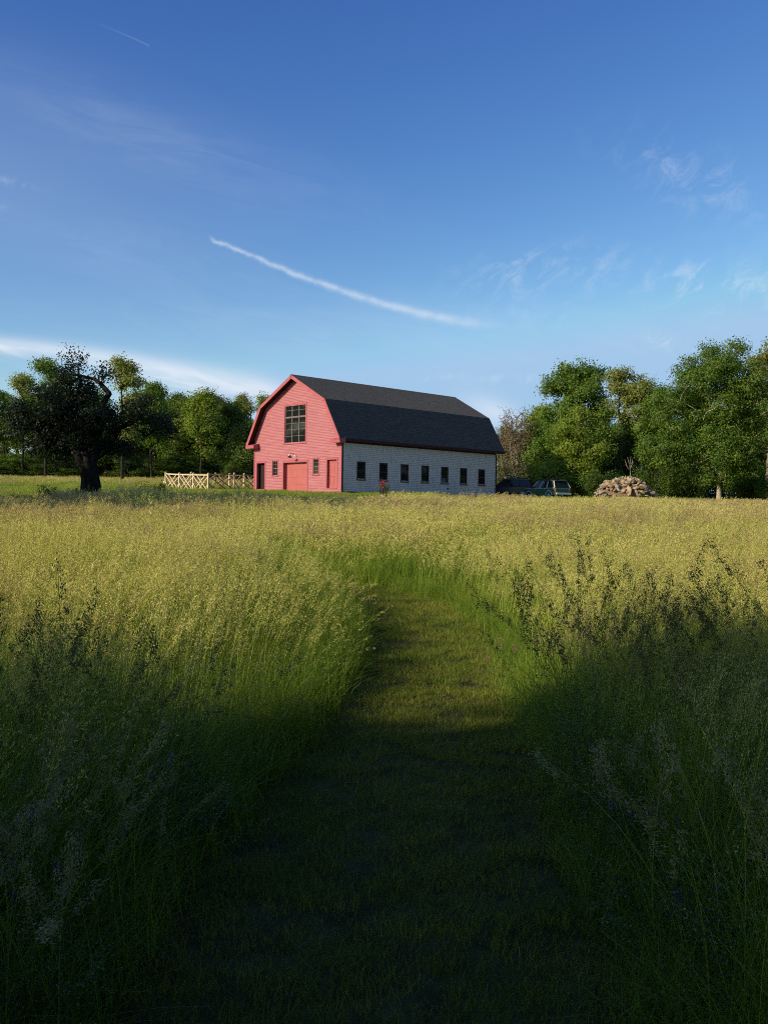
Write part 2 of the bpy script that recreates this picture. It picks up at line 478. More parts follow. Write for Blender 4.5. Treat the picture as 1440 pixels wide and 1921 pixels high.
M['concrete'] = plain('pale_concrete', (.52, .46, .36), .9, .15, var=.15, scale=4, bump=.3)
M['inside'] = plain('barn_inside_board', (.10, .075, .055), .9, .1, var=.2)
M['white_paint'] = plain('white_enamel', (.78, .76, .72), .35, .4, var=.04)
M['black'] = plain('black_metal', (.02, .02, .02), .45, .4, var=.05)
M['wood_new'] = plain('fresh_pine', (.66, .50, .31), .75, .2, var=.18, scale=5)
M['wood_shaded'] = plain('shade_toned_pine_rail', (.30, .19, .11), .8, .2, var=.2, scale=5)  # darker copy of the pine: shade put into the colour of two fence runs
M['wood_grey'] = plain('weathered_board', (.34, .27, .21), .85, .15, var=.25, scale=7)
M['soil'] = plain('bare_soil', (.19, .125, .08), .95, .1, var=.35, scale=8, bump=.8, bscale=20)


def glass_mat(name, col=(.012, .014, .014), rough=.03):
    m, x, b = new_mat(name)
    tc = x.node('ShaderNodeTexCoord').outputs['Object']
    x.put(b.inputs['Base Color'], (*col, 1)); b.inputs['Roughness'].default_value = rough
    b.inputs['Specular IOR Level'].default_value = .35
    bn = x.node('ShaderNodeBump'); bn.inputs['Strength'].default_value = .06; bn.inputs['Distance'].default_value = .02
    x.put(bn.inputs['Height'], x.noise(tc, 3.5, 2, .5)); x.put(b.inputs['Normal'], bn.outputs[0])
    return m


M['glass'] = glass_mat('window_glass')
M['car_glass'] = glass_mat('car_glass', (.02, .025, .028), .04)

# ------------------------------------------------------------------ the barn
# local frame: x runs back along the grey side, y runs left along the red front, z up
YAW = 0.7636
BX, BY, BZ = -3.065, 68.726, 1.677
BW, BL = 10.41, 17.14
HE, HB, HP, BI, OV, OE, HS = 3.768, 6.653, 8.768, 1.273, .546, .429, 3.49
barn = empty('barn', (BX, BY, BZ), YAW)
tag(barn, 'red gambrel barn with grey shingled side and dark roof standing across the meadow', 'barn')


def roof_z(y):                                  # wall-top outline below the roof slab
    y = np.asarray(y, float)
    yy = np.minimum(y, BW - y)
    lo = HE + (yy + OE) / (BI + OE) * (HB - HE)
    up = HB + (yy - BI) / (BW / 2 - BI) * (HP - HB)
    return np.where(yy < BI, lo, up) - .12


def y_at(z):                                    # inset of the outline at height z
    z = z + .12
    if z <= HE + OE / (BI + OE) * (HB - HE): return 0.0
    if z <= HB: return (z - HE) / (HB - HE) * (BI + OE) - OE
    return BI + (z - HB) / (HP - HB) * (BW / 2 - BI)


# openings of the front: (y0, y1, z0, z1)
BIGW = (4.08, 6.57, 3.67, 6.55)
GAR = (3.85, 6.67, -.02, 2.23)
DOOR = (.49, 1.55, .23, 2.28)
LDOOR = (9.04, 10.06, .23, 2.28)
FW1 = (7.41, 8.03, 1.25, 2.40)
FW2 = (2.52, 3.12, 1.25, 2.40)
FRONT = [BIGW, GAR, DOOR, LDOOR, FW1, FW2]
SIDEW = [(1.51 + 2.23 * i, 1.51 + 2.23 * i + .72, .90, 2.15) for i in range(7)]


def strips(y0, y1, topf, openings, breaks):
    ys = sorted(set([y0, y1] + [b for b in breaks if y0 < b < y1] + [q for o in openings for q in o[:2] if y0 < q < y1]))
    out = []
    for a, b in zip(ys[:-1], ys[1:]):
        if b - a < 1e-4: continue
        holes = sorted([(o[2], o[3]) for o in openings if o[0] <= a + 1e-6 and o[1] >= b - 1e-6])
        z = 0.0
        for h0, h1 in holes:
            if h0 > z + 1e-4: out.append([(a, z), (b, z), (b, h0), (a, h0)])
            z = max(z, h1)
        out.append([(a, z), (b, z), (b, float(topf(b))), (a, float(topf(a)))])
    return out


wall = MB()
for poly in strips(0.0, BW, roof_z, FRONT, [BI, BW / 2, BW - BI]):
    wall.prism(poly, 0, .03, .16)
EXPO = .116
nz = int((HP + .1) / EXPO)
rng0 = random.Random(4)
for k in range(nz):
    z0, z1 = k * EXPO, (k + 1) * EXPO + .012
    ya, yb = y_at(z0), y_at(z1)
    if yb >= BW / 2 - .02: break
    mid = z0 + EXPO * .5
    cuts = sorted([(o[0], o[1]) for o in FRONT if o[2] < mid < o[3]])
    segs = []; cur = None
    left = ('L',); spans = []
    p = None
    start = 0.0
    for c0, c1 in cuts + [(BW, BW)]:
        spans.append((start, c0)); start = c1
    for s0, s1 in spans:
        a0, a1 = max(s0, ya), max(s0, yb)
        b0, b1 = min(s1, BW - ya), min(s1, BW - yb)
        if b1 - a1 < .02: continue
        e = rng0.uniform(-.0015, .0015)
        xb, xt = -.034 + e, -.002
        wall.add([(xb, a0, z0), (xb, b0, z0), (xt, b1, z1), (xt, a1, z1), (.031, a0, z0), (.031, b0, z0), (.031, b1, z1), (.031, a1, z1)],
                 [(0, 3, 2, 1), (0, 1, 5, 4), (1, 2, 6, 5), (2, 3, 7, 6), (3, 0, 4, 7)])
front_wall = wall.build('front_wall', M['clap'], barn)
tag(front_wall, 'red clapboard gable front')

sw = MB()
for poly in strips(0.0, BL, lambda q: HS + .16, SIDEW, []):
    sw.prism(poly, 1, .03, .15)
SE = .135
for k in range(int(HS / SE) + 1):
    z0, z1 = k * SE, min((k + 1) * SE + .012, HS + .1)
    mid = z0 + SE / 2
    cuts = sorted([(o[0], o[1]) for o in SIDEW if o[2] < mid < o[3]])
    start = 0.13
    for c0, c1 in cuts + [(BL - .13, 0)]:
        q = start
        while q < c0 - .001:                     # runs of a few shingles, each course with its own butt line
            q1 = min(c0, q + rng0.uniform(.5, 1.4))
            if c0 - q1 < .2: q1 = c0
            yb_, yt = -.026 + rng0.uniform(-.004, .004), -.004
            dz = rng0.uniform(-.006, .006) if k else 0
            sw.add([(q, yb_, z0 + dz), (q1, yb_, z0 + dz), (q1, yt, z1), (q, yt, z1), (q, .031, z0 + dz), (q1, .031, z0 + dz), (q1, .031, z1), (q, .031, z1)],
                   [(0, 1, 2, 3), (0, 4, 5, 1), (1, 5, 6, 2), (2, 6, 7, 3), (3, 7, 4, 0)])
            q = q1
        start = c1
side_wall = sw.build('side_wall', M['cedar'], barn)
tag(side_wall, 'weathered pale grey shingle side')
bw = MB()
for poly in strips(0.0, BW, roof_z, [], [BI, BW / 2, BW - BI]): bw.prism(poly, 0, BL - .16, BL)
bw.build('rear_wall', M['cedar'], barn)
MB().box(.16, BL - .16, BW - .15, BW, 0, HS + .16).build('far_side_wall', M['cedar'], barn)
MB().box(.16, BL - .16, .15, BW - .15, -.12, .0).build('floor', M['inside'], barn)
MB().box(.05, BL - .05, .05, BW - .05, -1.3, -.121).build('foundation', M['concrete'], barn)

# roof: four slopes, each a slab with courses standing a little proud
def slope(name, p0, p1, mat, thick=.11):
    """p0 lower edge (y,z), p1 upper edge"""
    mb = MB()
    p0, p1 = np.array(p0), np.array(p1)
    d = p1 - p0; Ls = np.linalg.norm(d); d = d / Ls
    nrm = np.array([-d[1], d[0]])
    if nrm[1] < 0: nrm = -nrm
    q = [p0 - nrm * thick, p1 - nrm * thick, p1 - nrm * .012, p0 - nrm * .012]
    mb.prism([tuple(a) for a in q], 0, -OV, BL + OV)
    ex = .145; n = int(Ls / ex) + 1
    for k in range(n):
        a, b = k * ex, min((k + 1) * ex + .01, Ls)
        if a >= Ls - .01: break
        A = p0 + d * a; B = p0 + d * b
        poly = [tuple(A - nrm * .012), tuple(A + nrm * .006), tuple(B - nrm * .004), tuple(B - nrm * .0121)]
        mb.prism(poly, 0, -OV - .012, BL + OV + .012)
    return mb.build(name, mat, barn)


roof = {}
for flip in (False, True):
    fy = (lambda y: BW - y) if flip else (lambda y: y)
    slope('lower_roof_slope', (fy(-OE), HE), (fy(BI), HB), M['asphalt_lower'])
    slope('upper_roof_slope', (fy(BI), HB), (fy(BW / 2), HP), M['asphalt_upper'])
MB().prism([(BW / 2 - .16, HP - .075), (BW / 2, HP + .014), (BW / 2 + .16, HP - .075), (BW / 2, HP - .03)], 0, -OV - .012, BL + OV + .012).build('ridge_cap', M['asphalt_lower'], barn)

# rake boards, fascia, soffits, cornice returns, corner boards
def rake(x0, x1, mat, name):
    mb = MB()
    pts = [(-OE, HE), (BI, HB), (BW / 2, HP), (BW - BI, HB), (BW + OE, HE)]
    for (a, b) in zip(pts[:-1], pts[1:]):
        a, b = np.array(a), np.array(b); d = (b - a) / np.linalg.norm(b - a)
        n = np.array([-d[1], d[0]]); n = n if n[1] > 0 else -n
        mb.prism([tuple(a - n * .022), tuple(b - n * .022), tuple(b - n * .26), tuple(a - n * .26)], 0, x0, x1)
    return mb.build(name, mat, barn)


rake(-OV - .028, -OV + .002, M['red_trim'], 'rake_board')
rake(BL + OV - .002, BL + OV + .028, M['dark_red'], 'rake_board')
sf = MB()
for (a, b) in zip([(-OE, HE), (BI, HB), (BW / 2, HP), (BW - BI, HB)], [(BI, HB), (BW / 2, HP), (BW - BI, HB), (BW + OE, HE)]):
    a, b = np.array(a), np.array(b); d = (b - a) / np.linalg.norm(b - a); n = np.array([-d[1], d[0]]); n = n if n[1] > 0 else -n
    sf.prism([tuple(a - n * .113), tuple(b - n * .113), tuple(b - n * .14), tuple(a - n * .14)], 0, -OV + .003, -.001)
sf.build('soffit', M['dark_red'], barn)
for (ya, yb) in ((-OE + .02, -.02), (BW + .02, BW + OE - .02)):
    MB().box(-OV + .004, BL + OV - .004, ya, yb, HE - .19, HE - .15).build('eave_soffit', M['dark_red'], barn)
for (ya, yb) in ((-OE - .004, -OE + .02), (BW + OE - .02, BW + OE + .004)):
    MB().box(-OV + .004, BL + OV - .004, ya, yb, HE - .19, HE - .01).build('eave_fascia', M['dark_red'], barn)
for s in (0, 1):
    cr = MB()
    y0, y1 = (-OE - .006, .62) if s == 0 else (BW - .62, BW + OE + .006)
    cr.box(-OV - .03, -.0235, y0, y1, HS - .06, HS + .14)
    cr.prism([(-OV - .05, HS + .14), (-OV - .05, HS + .19), (-.024, HS + .33), (-.024, HS + .14)], 1, y0 - .012, y1 + .012)
    cr.build('cornice_return', M['red_trim'], barn)
fz = MB()
fz.box(.12, BL - .12, -.04, .03, HS - .02, HE - .19)
fz.build('frieze_board', M['dark_red'], barn)
for y0, y1 in ((-.04, .11), (BW - .11, BW + .04)):
    MB().box(-.042, .0, y0, y1, 0, HS - .06).build('corner_board', M['red_trim'], barn)
for x0_, x1_ in ((.001, .13), (BL - .13, BL + .02)):
    MB().box(x0_, x1_, -.036, .03, 0, HS - .021).build('corner_board', M['dark_red'], barn)
for y0, y1 in ((-.034, GAR[0] - .145), (GAR[1] + .145, BW + .034)):
    MB().box(-.045, .03, y0, y1, -.10, -.001).build('water_table', M['red_trim'], barn)


def casing(o, wd, proud, name='casing', mat='red_trim', sill=True, parent=None, face='front', head=None):
    y0, y1, z0, z1 = o; mb = MB(); head = head or wd
    def bx(a0, a1, b0, b1, p0, p1):
        if face == 'front': mb.box(-p1, -p0, a0, a1, b0, b1)
        else: mb.box(a0, a1, -p1, -p0, b0, b1)
    bx(y0 - wd, y0, z0, z1, -.10, proud); bx(y1, y1 + wd, z0, z1, -.10, proud)
    bx(y0 - wd - .01, y1 + wd + .01, z1, z1 + head, -.10, proud + .006)
    if sill: bx(y0 - wd - .03, y1 + wd + .03, z0 - .07, z0, -.10, proud + .035)
    return mb.build(name, M[mat], parent or barn)


def window(o, cols, splits, face, csg, smat, wd, label=None, heavy=None, recess=.035):
    """o opening; splits = list of (z fraction, bar width) for horizontal bars; vertical bars from cols"""
    y0, y1, z0, z1 = o
    root = casing(o, wd, .04, 'window', csg, True, barn, face)
    if label: tag(root, label)
    def bxs(mb, a0, a1, b0, b1, p0, p1):
        if face == 'front': mb.box(p0, p1, a0, a1, b0, b1)
        else: mb.box(a0, a1, p0, p1, b0, b1)
    s = MB(); fr = .05
    bxs(s, y0, y0 + fr, z0, z1, recess - .02, recess + .035); bxs(s, y1 - fr, y1, z0, z1, recess - .02, recess + .035)
    bxs(s, y0 + fr, y1 - fr, z0, z0 + .07, recess - .0195, recess + .035); bxs(s, y0 + fr, y1 - fr, z1 - fr, z1, recess - .0195, recess + .035)
    for f, w_ in cols:
        c = y0 + (y1 - y0) * f; bxs(s, c - w_ / 2, c + w_ / 2, z0 + .07, z1 - fr, recess - (.018 if w_ > .04 else .008), recess + .03)
    for f, w_ in splits:
        c = z0 + (z1 - z0) * f; bxs(s, y0 + fr, y1 - fr, c - w_ / 2, c + w_ / 2, recess - (.014 if w_ > .04 else .006), recess + .029)
    so_ = s.build('sash', M[smat], root)
    p = MB(); bxs(p, y0 + .01, y1 - .01, z0 + .01, z1 - .01, recess + .012, recess + .02)
    p.build('pane', M['glass'], root)
    return root


window(BIGW, [(1 / 3, .085), (2 / 3, .085)] , [(.865, .03), (.685, .12), (.52, .03), (.36, .03), (.19, .03)], 'front', 'red_trim', 'sash', .13, 'tall many-paned window high in the red gable')
window(FW1, [(.5, .03)], [(.25, .025), (.5, .06), (.75, .025)], 'front', 'red_trim', 'sash', .10, 'narrow sash window between dark doorway and garage door')
window(FW2, [(.5, .03)], [(.25, .025), (.5, .06), (.75, .025)], 'front', 'red_trim', 'sash', .10, 'narrow sash window between garage door and right entry door')
for o in SIDEW:
    window(o, [], [(.5, .06)], 'side', 'sash_dark', 'sash_dark', .05, recess=.03)

# garage door
casing(GAR, .13, .042, 'garage_door_casing', 'red_trim', False, head=.16)
g = MB(); y0, y1, z0, z1 = GAR
for k in range(4):
    a = z0 + (z1 - z0) * k / 4; b = z0 + (z1 - z0) * (k + 1) / 4 - .012
    g.box(.26, .31, y0 + .005, y1 - .005, a, b)
g.box(.275, .30, y0 + .005, y1 - .005, z0, z1)
g.build('garage_door', M['red_door'], barn)
j = MB(); j.box(.16, .32, y0 - .05, y0 + .0, 0, z1 + .05); j.box(.16, .32, y1, y1 + .05, 0, z1 + .05); j.box(.16, .32, y0, y1, z1, z1 + .05)
j.build('garage_door_jamb', M['red_trim'], barn)
# panelled entry door
casing(DOOR, .12, .042, 'door_casing', 'red_trim', False, head=.14)
d = MB(); y0, y1, z0, z1 = DOOR; ym = (y0 + y1) / 2
d.box(.18, .205, y0 + .005, y1 - .005, z0 + .005, z1 - .005)
st = .10
for a, b in ((y0 + .005, y0 + st), (ym - .05, ym + .05), (y1 - st, y1 - .005)): d.box(.155, .181, a, b, z0 + .005, z1 - .005)
for a, b in ((z0 + .005, z0 + .24), (z0 + .86, z0 + 1.02), (z1 - .13, z1 - .005)):
    d.box(.1565, .181, y0 + st, ym - .05, a, b); d.box(.1565, .181, ym + .05, y1 - st, a, b)
door = d.build('entry_door', M['red_door'], barn); tag(door, 'red four-panel door at the right end of the front')
k = MB(); k.tube([(.155, y1 - .06, z0 + .95), (.10, y1 - .06, z0 + .95), (.085, y1 - .06, z0 + .95)], [.012, .012, .03], 8); k.build('door_knob', M['black'], door)
MB().box(-.07, .18, y0 - .02, y1 + .02, z0 - .05, z0).build('door_sill', M['red_trim'], barn)
# dark open doorway at the left
casing(LDOOR, .10, .042, 'door_casing', 'red_trim', False, head=.14)
MB().box(-.07, .18, LDOOR[0] - .02, LDOOR[1] + .02, LDOOR[2] - .05, LDOOR[2]).build('door_sill', M['red_trim'], barn)
m_ = MB(); m_.box(.30, .34, LDOOR[0], LDOOR[1], LDOOR[2], LDOOR[3])
ld = m_.build('inner_door', plain('dark_stained_door', (.03, .012, .012), .7, .2), barn); tag(ld, 'dark door deep inside the left doorway')
jm = MB(); jm.box(.16, .36, LDOOR[0] - .04, LDOOR[0], LDOOR[2], LDOOR[3] + .04); jm.box(.16, .36, LDOOR[1], LDOOR[1] + .04, LDOOR[2], LDOOR[3] + .04); jm.box(.16, .36, LDOOR[0], LDOOR[1], LDOOR[3], LDOOR[3] + .04)
jm.build('door_jamb', M['dark_red'], barn)
# house number plaque and gooseneck lamp over the garage door
pl = MB(); pl.box(-.05, -.022, 5.80, 6.04, 2.62, 2.82)
plaque = pl.build('number_plaque', M['white_paint'], barn, bevel=.01)
for (a0, a1, b0, b1) in ((5.95, 5.985, 2.66, 2.79), (5.845, 5.905, 2.66, 2.79)):
    MB().box(-.0535, -.0505, a0, a1, b0, b1).build('numeral', M['black'], plaque)
lp = MB()
lp.tube([(-.022, 5.28, 2.70), (-.06, 5.28, 2.70)], [.07, .06], 12)
lp.tube([(-.05, 5.28, 2.70), (-.16, 5.26, 2.84), (-.34, 5.24, 2.90), (-.50, 5.22, 2.84), (-.56, 5.21, 2.70)], .014, 8)
lamp = lp.build('wall_lamp', M['black'], barn, True)
sh = MB(); sh.tube([(-.56, 5.21, 2.72), (-.565, 5.21, 2.68), (-.58, 5.21, 2.60), (-.585, 5.21, 2.555)], [.03, .06, .15, .19], 16, False)
sh.build('lamp_shade', M['black'], lamp, True)
MB().tube([(-.023, 5.28, 2.70), (-.075, 5.28, 2.70)], [.085, .075], 14).build('wall_plate', M['white_paint'], lamp, True)
vb = MB(); vb.box(11.08, 11.24, -.06, -.028, .42, .54); vb.build('wall_vent', M['black'], barn)

# ------------------------------------------------------------------ trees
def tree_parts(seed, trunk, limbs, lobes, ncl, nleaf, lsize, clr, r_tip=.012, r_base=.25, up=.25, gap=.25, flat=.7, wig=.12, bare=0, aspect=.62, droop=0.0, minr=.006, tips_pow=.5, per=9, bough=.85):
    """trunk and limbs: polylines; lobes: (cx,cy,cz,rx,ry,rz,weight). Returns wood and leaf arrays"""
    rng = np.random.default_rng(seed)
    P = []; par = []; thick = []
    def poly(pts, start, r0, r1):
        q = resample(pts, .35); n = len(q); last = start
        for i in range(n):
            if i == 0 and start >= 0:
                continue
            P.append(q[i] + (rng.normal(0, wig * .25, 3) if 0 < i else 0)); par.append(last); thick.append(r0 + (r1 - r0) * i / max(1, n - 1)); last = len(P) - 1
    poly(np.array(trunk, float), -1, r_base, r_base * .45)
    for L in limbs:
        pts = np.array(L[0], float); a = np.array(P)
        k = int(np.argmin(((a - pts[0]) ** 2).sum(1)))
        pts = np.vstack([a[k], pts[1:]])
        poly(pts, k, L[1], L[2])
    w = np.array([l[6] for l in lobes], float); w /= w.sum()
    cl = []
    tries = 0
    ph = rng.uniform(0, 6, 9)
    cen = []
    nb_ = max(6, ncl // per)
    while len(cl) < nb_ and tries < nb_ * 40:
        tries += 1
        l = lobes[rng.choice(len(lobes), p=w)]
        d = rng.normal(0, 1, 3); d /= np.linalg.norm(d)
        r = rng.uniform(.12, 1) ** .42
        q = np.array(l[:3]) + d * r * np.array(l[3:6])
        s = math.sin(q[0] * 1.1 + ph[0]) * math.sin(q[1] * 1.2 + ph[1]) * math.sin(q[2] * 1.35 + ph[2]) + .5 * math.sin(q[0] * 2.3 + ph[3]) * math.sin(q[2] * 2.6 + ph[4] + q[1])
        if s < -.35 + gap * .4 and rng.random() < gap * 2: continue
        if q[2] < .4: continue
        cl.append(q)
    boughs = np.array(cl)
    bsz = rng.uniform(.7, 1.3, len(boughs))
    own = rng.integers(0, len(boughs), ncl); own[:len(boughs)] = np.arange(len(boughs))
    dd_ = rng.normal(0, 1, (ncl, 3)); dd_ /= np.linalg.norm(dd_, axis=1, keepdims=True)
    cl = boughs[own] + dd_ * (rng.uniform(.2, 1, ncl) ** .5 * bsz[own] * bough)[:, None] * np.array([1, 1, .72])
    cl[:, 2] = np.maximum(cl[:, 2], .3)
    base = np.array(P)
    dist = np.array([((base - c) ** 2).sum(1).min() for c in cl])
    order = np.argsort(dist)
    N0 = len(P); cap = N0 + len(cl) * 4 + 4
    A = np.zeros((cap, 3)); A[:N0] = base; n = N0
    par = par + [0] * (cap - N0); thick = thick + [0.0] * (cap - N0)
    tips = np.zeros(cap)
    top0 = base[:, 2].max()
    for ci in order:
        c = cl[ci]; a = A[:n]
        dv = c - a; dd = np.sqrt((dv ** 2).sum(1))
        pen = np.maximum(0, a[:, 2] - c[2] + .35 * np.hypot(dv[:, 0], dv[:, 1])) * .9
        k = int(np.argmin(dd + pen))
        p0 = a[k].copy(); L = dd[k]; last = k
        steps = 3 if L > .9 else (2 if L > .4 else 1)
        for s in range(1, steps + 1):
            t = s / steps
            q = p0 + (c - p0) * t + (rng.normal(0, wig * L * .35, 3) if s < steps else 0)
            q[2] += (up * L * .5) * math.sin(math.pi * t) * (1 if s < steps else 0)
            A[n] = q; par[n] = last; last = n; n += 1
        tips[last] += 1
    for i in range(n - 1, 0, -1):
        if par[i] >= 0: tips[par[i]] += tips[i]
    rad = np.maximum(r_tip * np.maximum(tips[:n], .3) ** tips_pow, minr)
    rad[:N0] = np.maximum(np.minimum(rad[:N0], np.array(thick[:N0]) * 1.2), np.array(thick[:N0]))
    rad[:N0] = np.maximum(rad[:N0], .02)
    idx = np.array([i for i in range(n) if par[i] >= 0]); pr = np.array(par)[idx]
    p, q = A[pr], A[idx]; r0 = np.minimum(rad[pr], np.where(idx < N0, rad[pr], rad[idx] * 1.5)); r1 = rad[idx]
    d = q - p; L = np.linalg.norm(d, axis=1, keepdims=True) + 1e-9; d = d / L
    q = q + d * np.minimum(r1[:, None] * .4, .1)
    ref = np.where(np.abs(d[:, 2:3]) > .9, np.array([[1., 0, 0]]), np.array([[0, 0, 1.]]))
    u = np.cross(d, ref); u /= np.linalg.norm(u, axis=1, keepdims=True); v = np.cross(d, u)
    S = 6
    ang = np.arange(S) * 2 * np.pi / S
    ring = u[:, None, :] * np.cos(ang)[None, :, None] + v[:, None, :] * np.sin(ang)[None, :, None]
    va = p[:, None, :] + ring * r0[:, None, None]; vb_ = q[:, None, :] + ring * r1[:, None, None]
    WV = np.concatenate([va, vb_], 1).reshape(-1, 3)
    kk = np.arange(S); quad = np.stack([kk, (kk + 1) % S, (kk + 1) % S + S, kk + S], 1)
    WQ = (np.arange(len(idx))[:, None, None] * 2 * S + quad[None]).reshape(-1, 4)
    # leaves
    kb = rng.random(len(cl)) > bare if bare else np.ones(len(cl), bool)
    cl2 = cl[kb]; own2 = own[kb]
    m = len(cl2) * nleaf
    sz = rng.uniform(.65, 1.25, len(cl2))
    C = np.repeat(cl2, nleaf, 0) + np.clip(rng.normal(0, 1, (m, 3)), -1.7, 1.7) * (clr * np.repeat(sz, nleaf))[:, None] * np.array([1, 1, flat])
    C[:, 2] -= droop * np.abs(rng.normal(0, 1, m)) * clr
    out_ = C - np.repeat(boughs[own2], nleaf, 0); out_ /= (np.linalg.norm(out_, axis=1, keepdims=True) + 1e-6)
    LV, LQ = leaf_quads(rng, C, lsize, aspect, .35, out_ * 1.5)
    bt = rng.uniform(-.3, .3, len(boughs))
    return WV, WQ, LV, LQ, np.clip(rng.random(m) + np.repeat(bt[own2], nleaf), 0, 1)


def leaf_quads(rng, C, lsize, aspect, upb=.6, bias=None):
    m = len(C)
    nrm = rng.normal(0, .8, (m, 3)); nrm[:, 2] += upb
    if bias is None: nrm[:, 2] = np.abs(nrm[:, 2])
    else: nrm += bias
    nrm /= np.linalg.norm(nrm, axis=1, keepdims=True)
    t = rng.normal(0, 1, (m, 3)); t -= nrm * (t * nrm).sum(1, keepdims=True); t /= np.linalg.norm(t, axis=1, keepdims=True)
    b = np.cross(nrm, t)
    L = lsize * rng.uniform(.6, 1.35, (m, 1))
    V = np.stack([C - t * L * .5, C + b * L * aspect * .5 - t * L * .08 + nrm * L * .08, C + t * L * .5 - nrm * L * .06, C - b * L * aspect * .5 - t * L * .08 + nrm * L * .08], 1).reshape(-1, 3)
    return V, np.arange(m * 4).reshape(-1, 4)


def tree(name, label, cat, loc, leafm, barkm, group=None, rz=0.0, crown='crown', trunkn='trunk', **kw):
    WV, WQ, LV, LQ, tint = tree_parts(**kw)
    root = empty(name, loc, rz)
    tag(root, label, cat, group)
    obj(trunkn, mesh_np(trunkn, WV, WQ, barkm, smooth_sh=True), root)
    if len(LQ): obj(crown, mesh_np(crown, LV, LQ, leafm, tint=tint), root)
    return root


def copy_tree(src, loc, rz, sc, label, group=None):
    c = src.copy(); COL.objects.link(c)
    c.location = loc; c.rotation_euler = (0, 0, rz); c.scale = sc
    c['label'] = label
    if group: c['group'] = group
    for ch in src.children:
        k = ch.copy(); COL.objects.link(k); k.parent = c
    return c


def base(px, d, dz=0.0):
    x = at(px, d)
    return (x, d, float(gz(x, d)) + dz)


def pxl(px0, d, bz, px, py, dy=0.0):
    """point of a tree in its own frame from a photo position"""
    return ((px - px0) / F * d, dy, top_z(px, py, d) - bz)

# the old leaning tree in the left of the meadow
D = 46.0
ox, oy, oz = base(171, D)
def o_(px, py, dy=0.0): return pxl(171, D, oz, px, py, dy)
old = tree('old_tree', 'dark gnarled old tree with leaning trunk standing alone before the wood', 'tree', (ox, oy, oz), M['leaf_old'], M['bark_shaded'],
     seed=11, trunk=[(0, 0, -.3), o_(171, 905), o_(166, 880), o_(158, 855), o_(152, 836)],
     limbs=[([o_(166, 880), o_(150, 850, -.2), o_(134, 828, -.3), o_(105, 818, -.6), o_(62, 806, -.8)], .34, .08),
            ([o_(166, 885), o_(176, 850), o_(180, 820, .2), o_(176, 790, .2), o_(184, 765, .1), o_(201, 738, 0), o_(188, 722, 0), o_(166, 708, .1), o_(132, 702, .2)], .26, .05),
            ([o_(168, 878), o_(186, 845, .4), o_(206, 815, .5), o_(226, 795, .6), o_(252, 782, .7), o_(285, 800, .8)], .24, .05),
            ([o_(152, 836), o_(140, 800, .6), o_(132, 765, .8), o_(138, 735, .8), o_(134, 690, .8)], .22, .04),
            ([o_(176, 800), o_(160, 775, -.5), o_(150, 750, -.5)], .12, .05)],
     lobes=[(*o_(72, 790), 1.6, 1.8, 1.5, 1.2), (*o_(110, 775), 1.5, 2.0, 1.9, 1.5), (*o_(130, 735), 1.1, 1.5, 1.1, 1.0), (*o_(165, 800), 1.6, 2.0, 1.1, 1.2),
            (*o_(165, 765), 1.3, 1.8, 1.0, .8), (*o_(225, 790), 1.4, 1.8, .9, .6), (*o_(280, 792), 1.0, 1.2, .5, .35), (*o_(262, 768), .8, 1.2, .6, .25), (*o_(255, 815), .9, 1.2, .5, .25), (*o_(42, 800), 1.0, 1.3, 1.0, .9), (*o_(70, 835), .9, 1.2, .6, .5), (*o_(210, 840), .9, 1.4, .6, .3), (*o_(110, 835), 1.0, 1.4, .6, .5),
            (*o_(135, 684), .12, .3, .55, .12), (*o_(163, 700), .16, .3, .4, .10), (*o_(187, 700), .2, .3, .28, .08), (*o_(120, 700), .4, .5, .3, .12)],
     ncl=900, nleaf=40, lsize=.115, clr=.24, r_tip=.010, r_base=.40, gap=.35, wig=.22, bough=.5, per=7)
fl = MB()
rr = random.Random(2)
for k in range(9):                                # buttress roots make the foot flare
    a = k * 2 * math.pi / 9 + rr.uniform(-.2, .2); q = rr.uniform(.75, 1.0)
    fl.tube([(math.cos(a) * q * .62, math.sin(a) * q * .62, -.25), (math.cos(a) * .36, math.sin(a) * .36, .3), (math.cos(a) * .27 - .04, math.sin(a) * .27, .9), (math.cos(a) * .26 - .16, math.sin(a) * .26, 1.5), (math.cos(a) * .34 - .36, math.sin(a) * .3, 2.2)], [.15, .16, .17, .18, .2], 8)
fl.build('root_flare', M['bark_shaded'], old, True)

# generic woodland trees: a few builds with their own crowns, copied with their own turn and size
def wood_kind(seed, H, spread, leafm, barkm, name, label, loc, low=.35, dens=1.0, narrow=False, lsize=.20, cat='tree', group=None, crown='crown', bare=0, nl=34, gap=.3):
    rng = np.random.default_rng(seed + 900)
    lob = []
    nlob = 9
    for k in range(nlob):
        t = k / (nlob - 1); a = rng.uniform(0, 6.28)
        zz = H * (low + (1 - low) * (.08 + .78 * t)); s = spread * (math.sin(math.pi * min(1, (.22 + .72 * t))) ** .8)
        rr_ = spread * rng.uniform(.42, .62) * (1.0 if t < .85 else .8)
        lob.append((math.cos(a) * s * .55, math.sin(a) * s * .55, zz, rr_, rr_, H * (1 - low) * rng.uniform(.12, .19), rr_ ** 2))
    lob.append((0, 0, H * .92, spread * .38, spread * .38, H * .08, .25 * spread ** 2))
    lean = rng.normal(0, .03 * H, 2)
    trunk = [(0, 0, -.4), (lean[0] * .2, lean[1] * .2, H * .25), (lean[0] * .6, lean[1] * .6, H * .5), (lean[0], lean[1], H * .78)]
    return tree(name, label, cat, loc, leafm, barkm, group, seed=seed, trunk=trunk, limbs=[], lobes=lob, ncl=int(400 * dens), nleaf=nl, lsize=lsize, clr=.40, r_tip=.02, r_base=H * .0085 + .03, gap=gap, crown=crown, bare=bare)


def place(px, d, topy, spread_px):
    x, y, z = base(px, d)
    return (x, y, z), top_z(px, topy, d) - z, spread_px / F * d


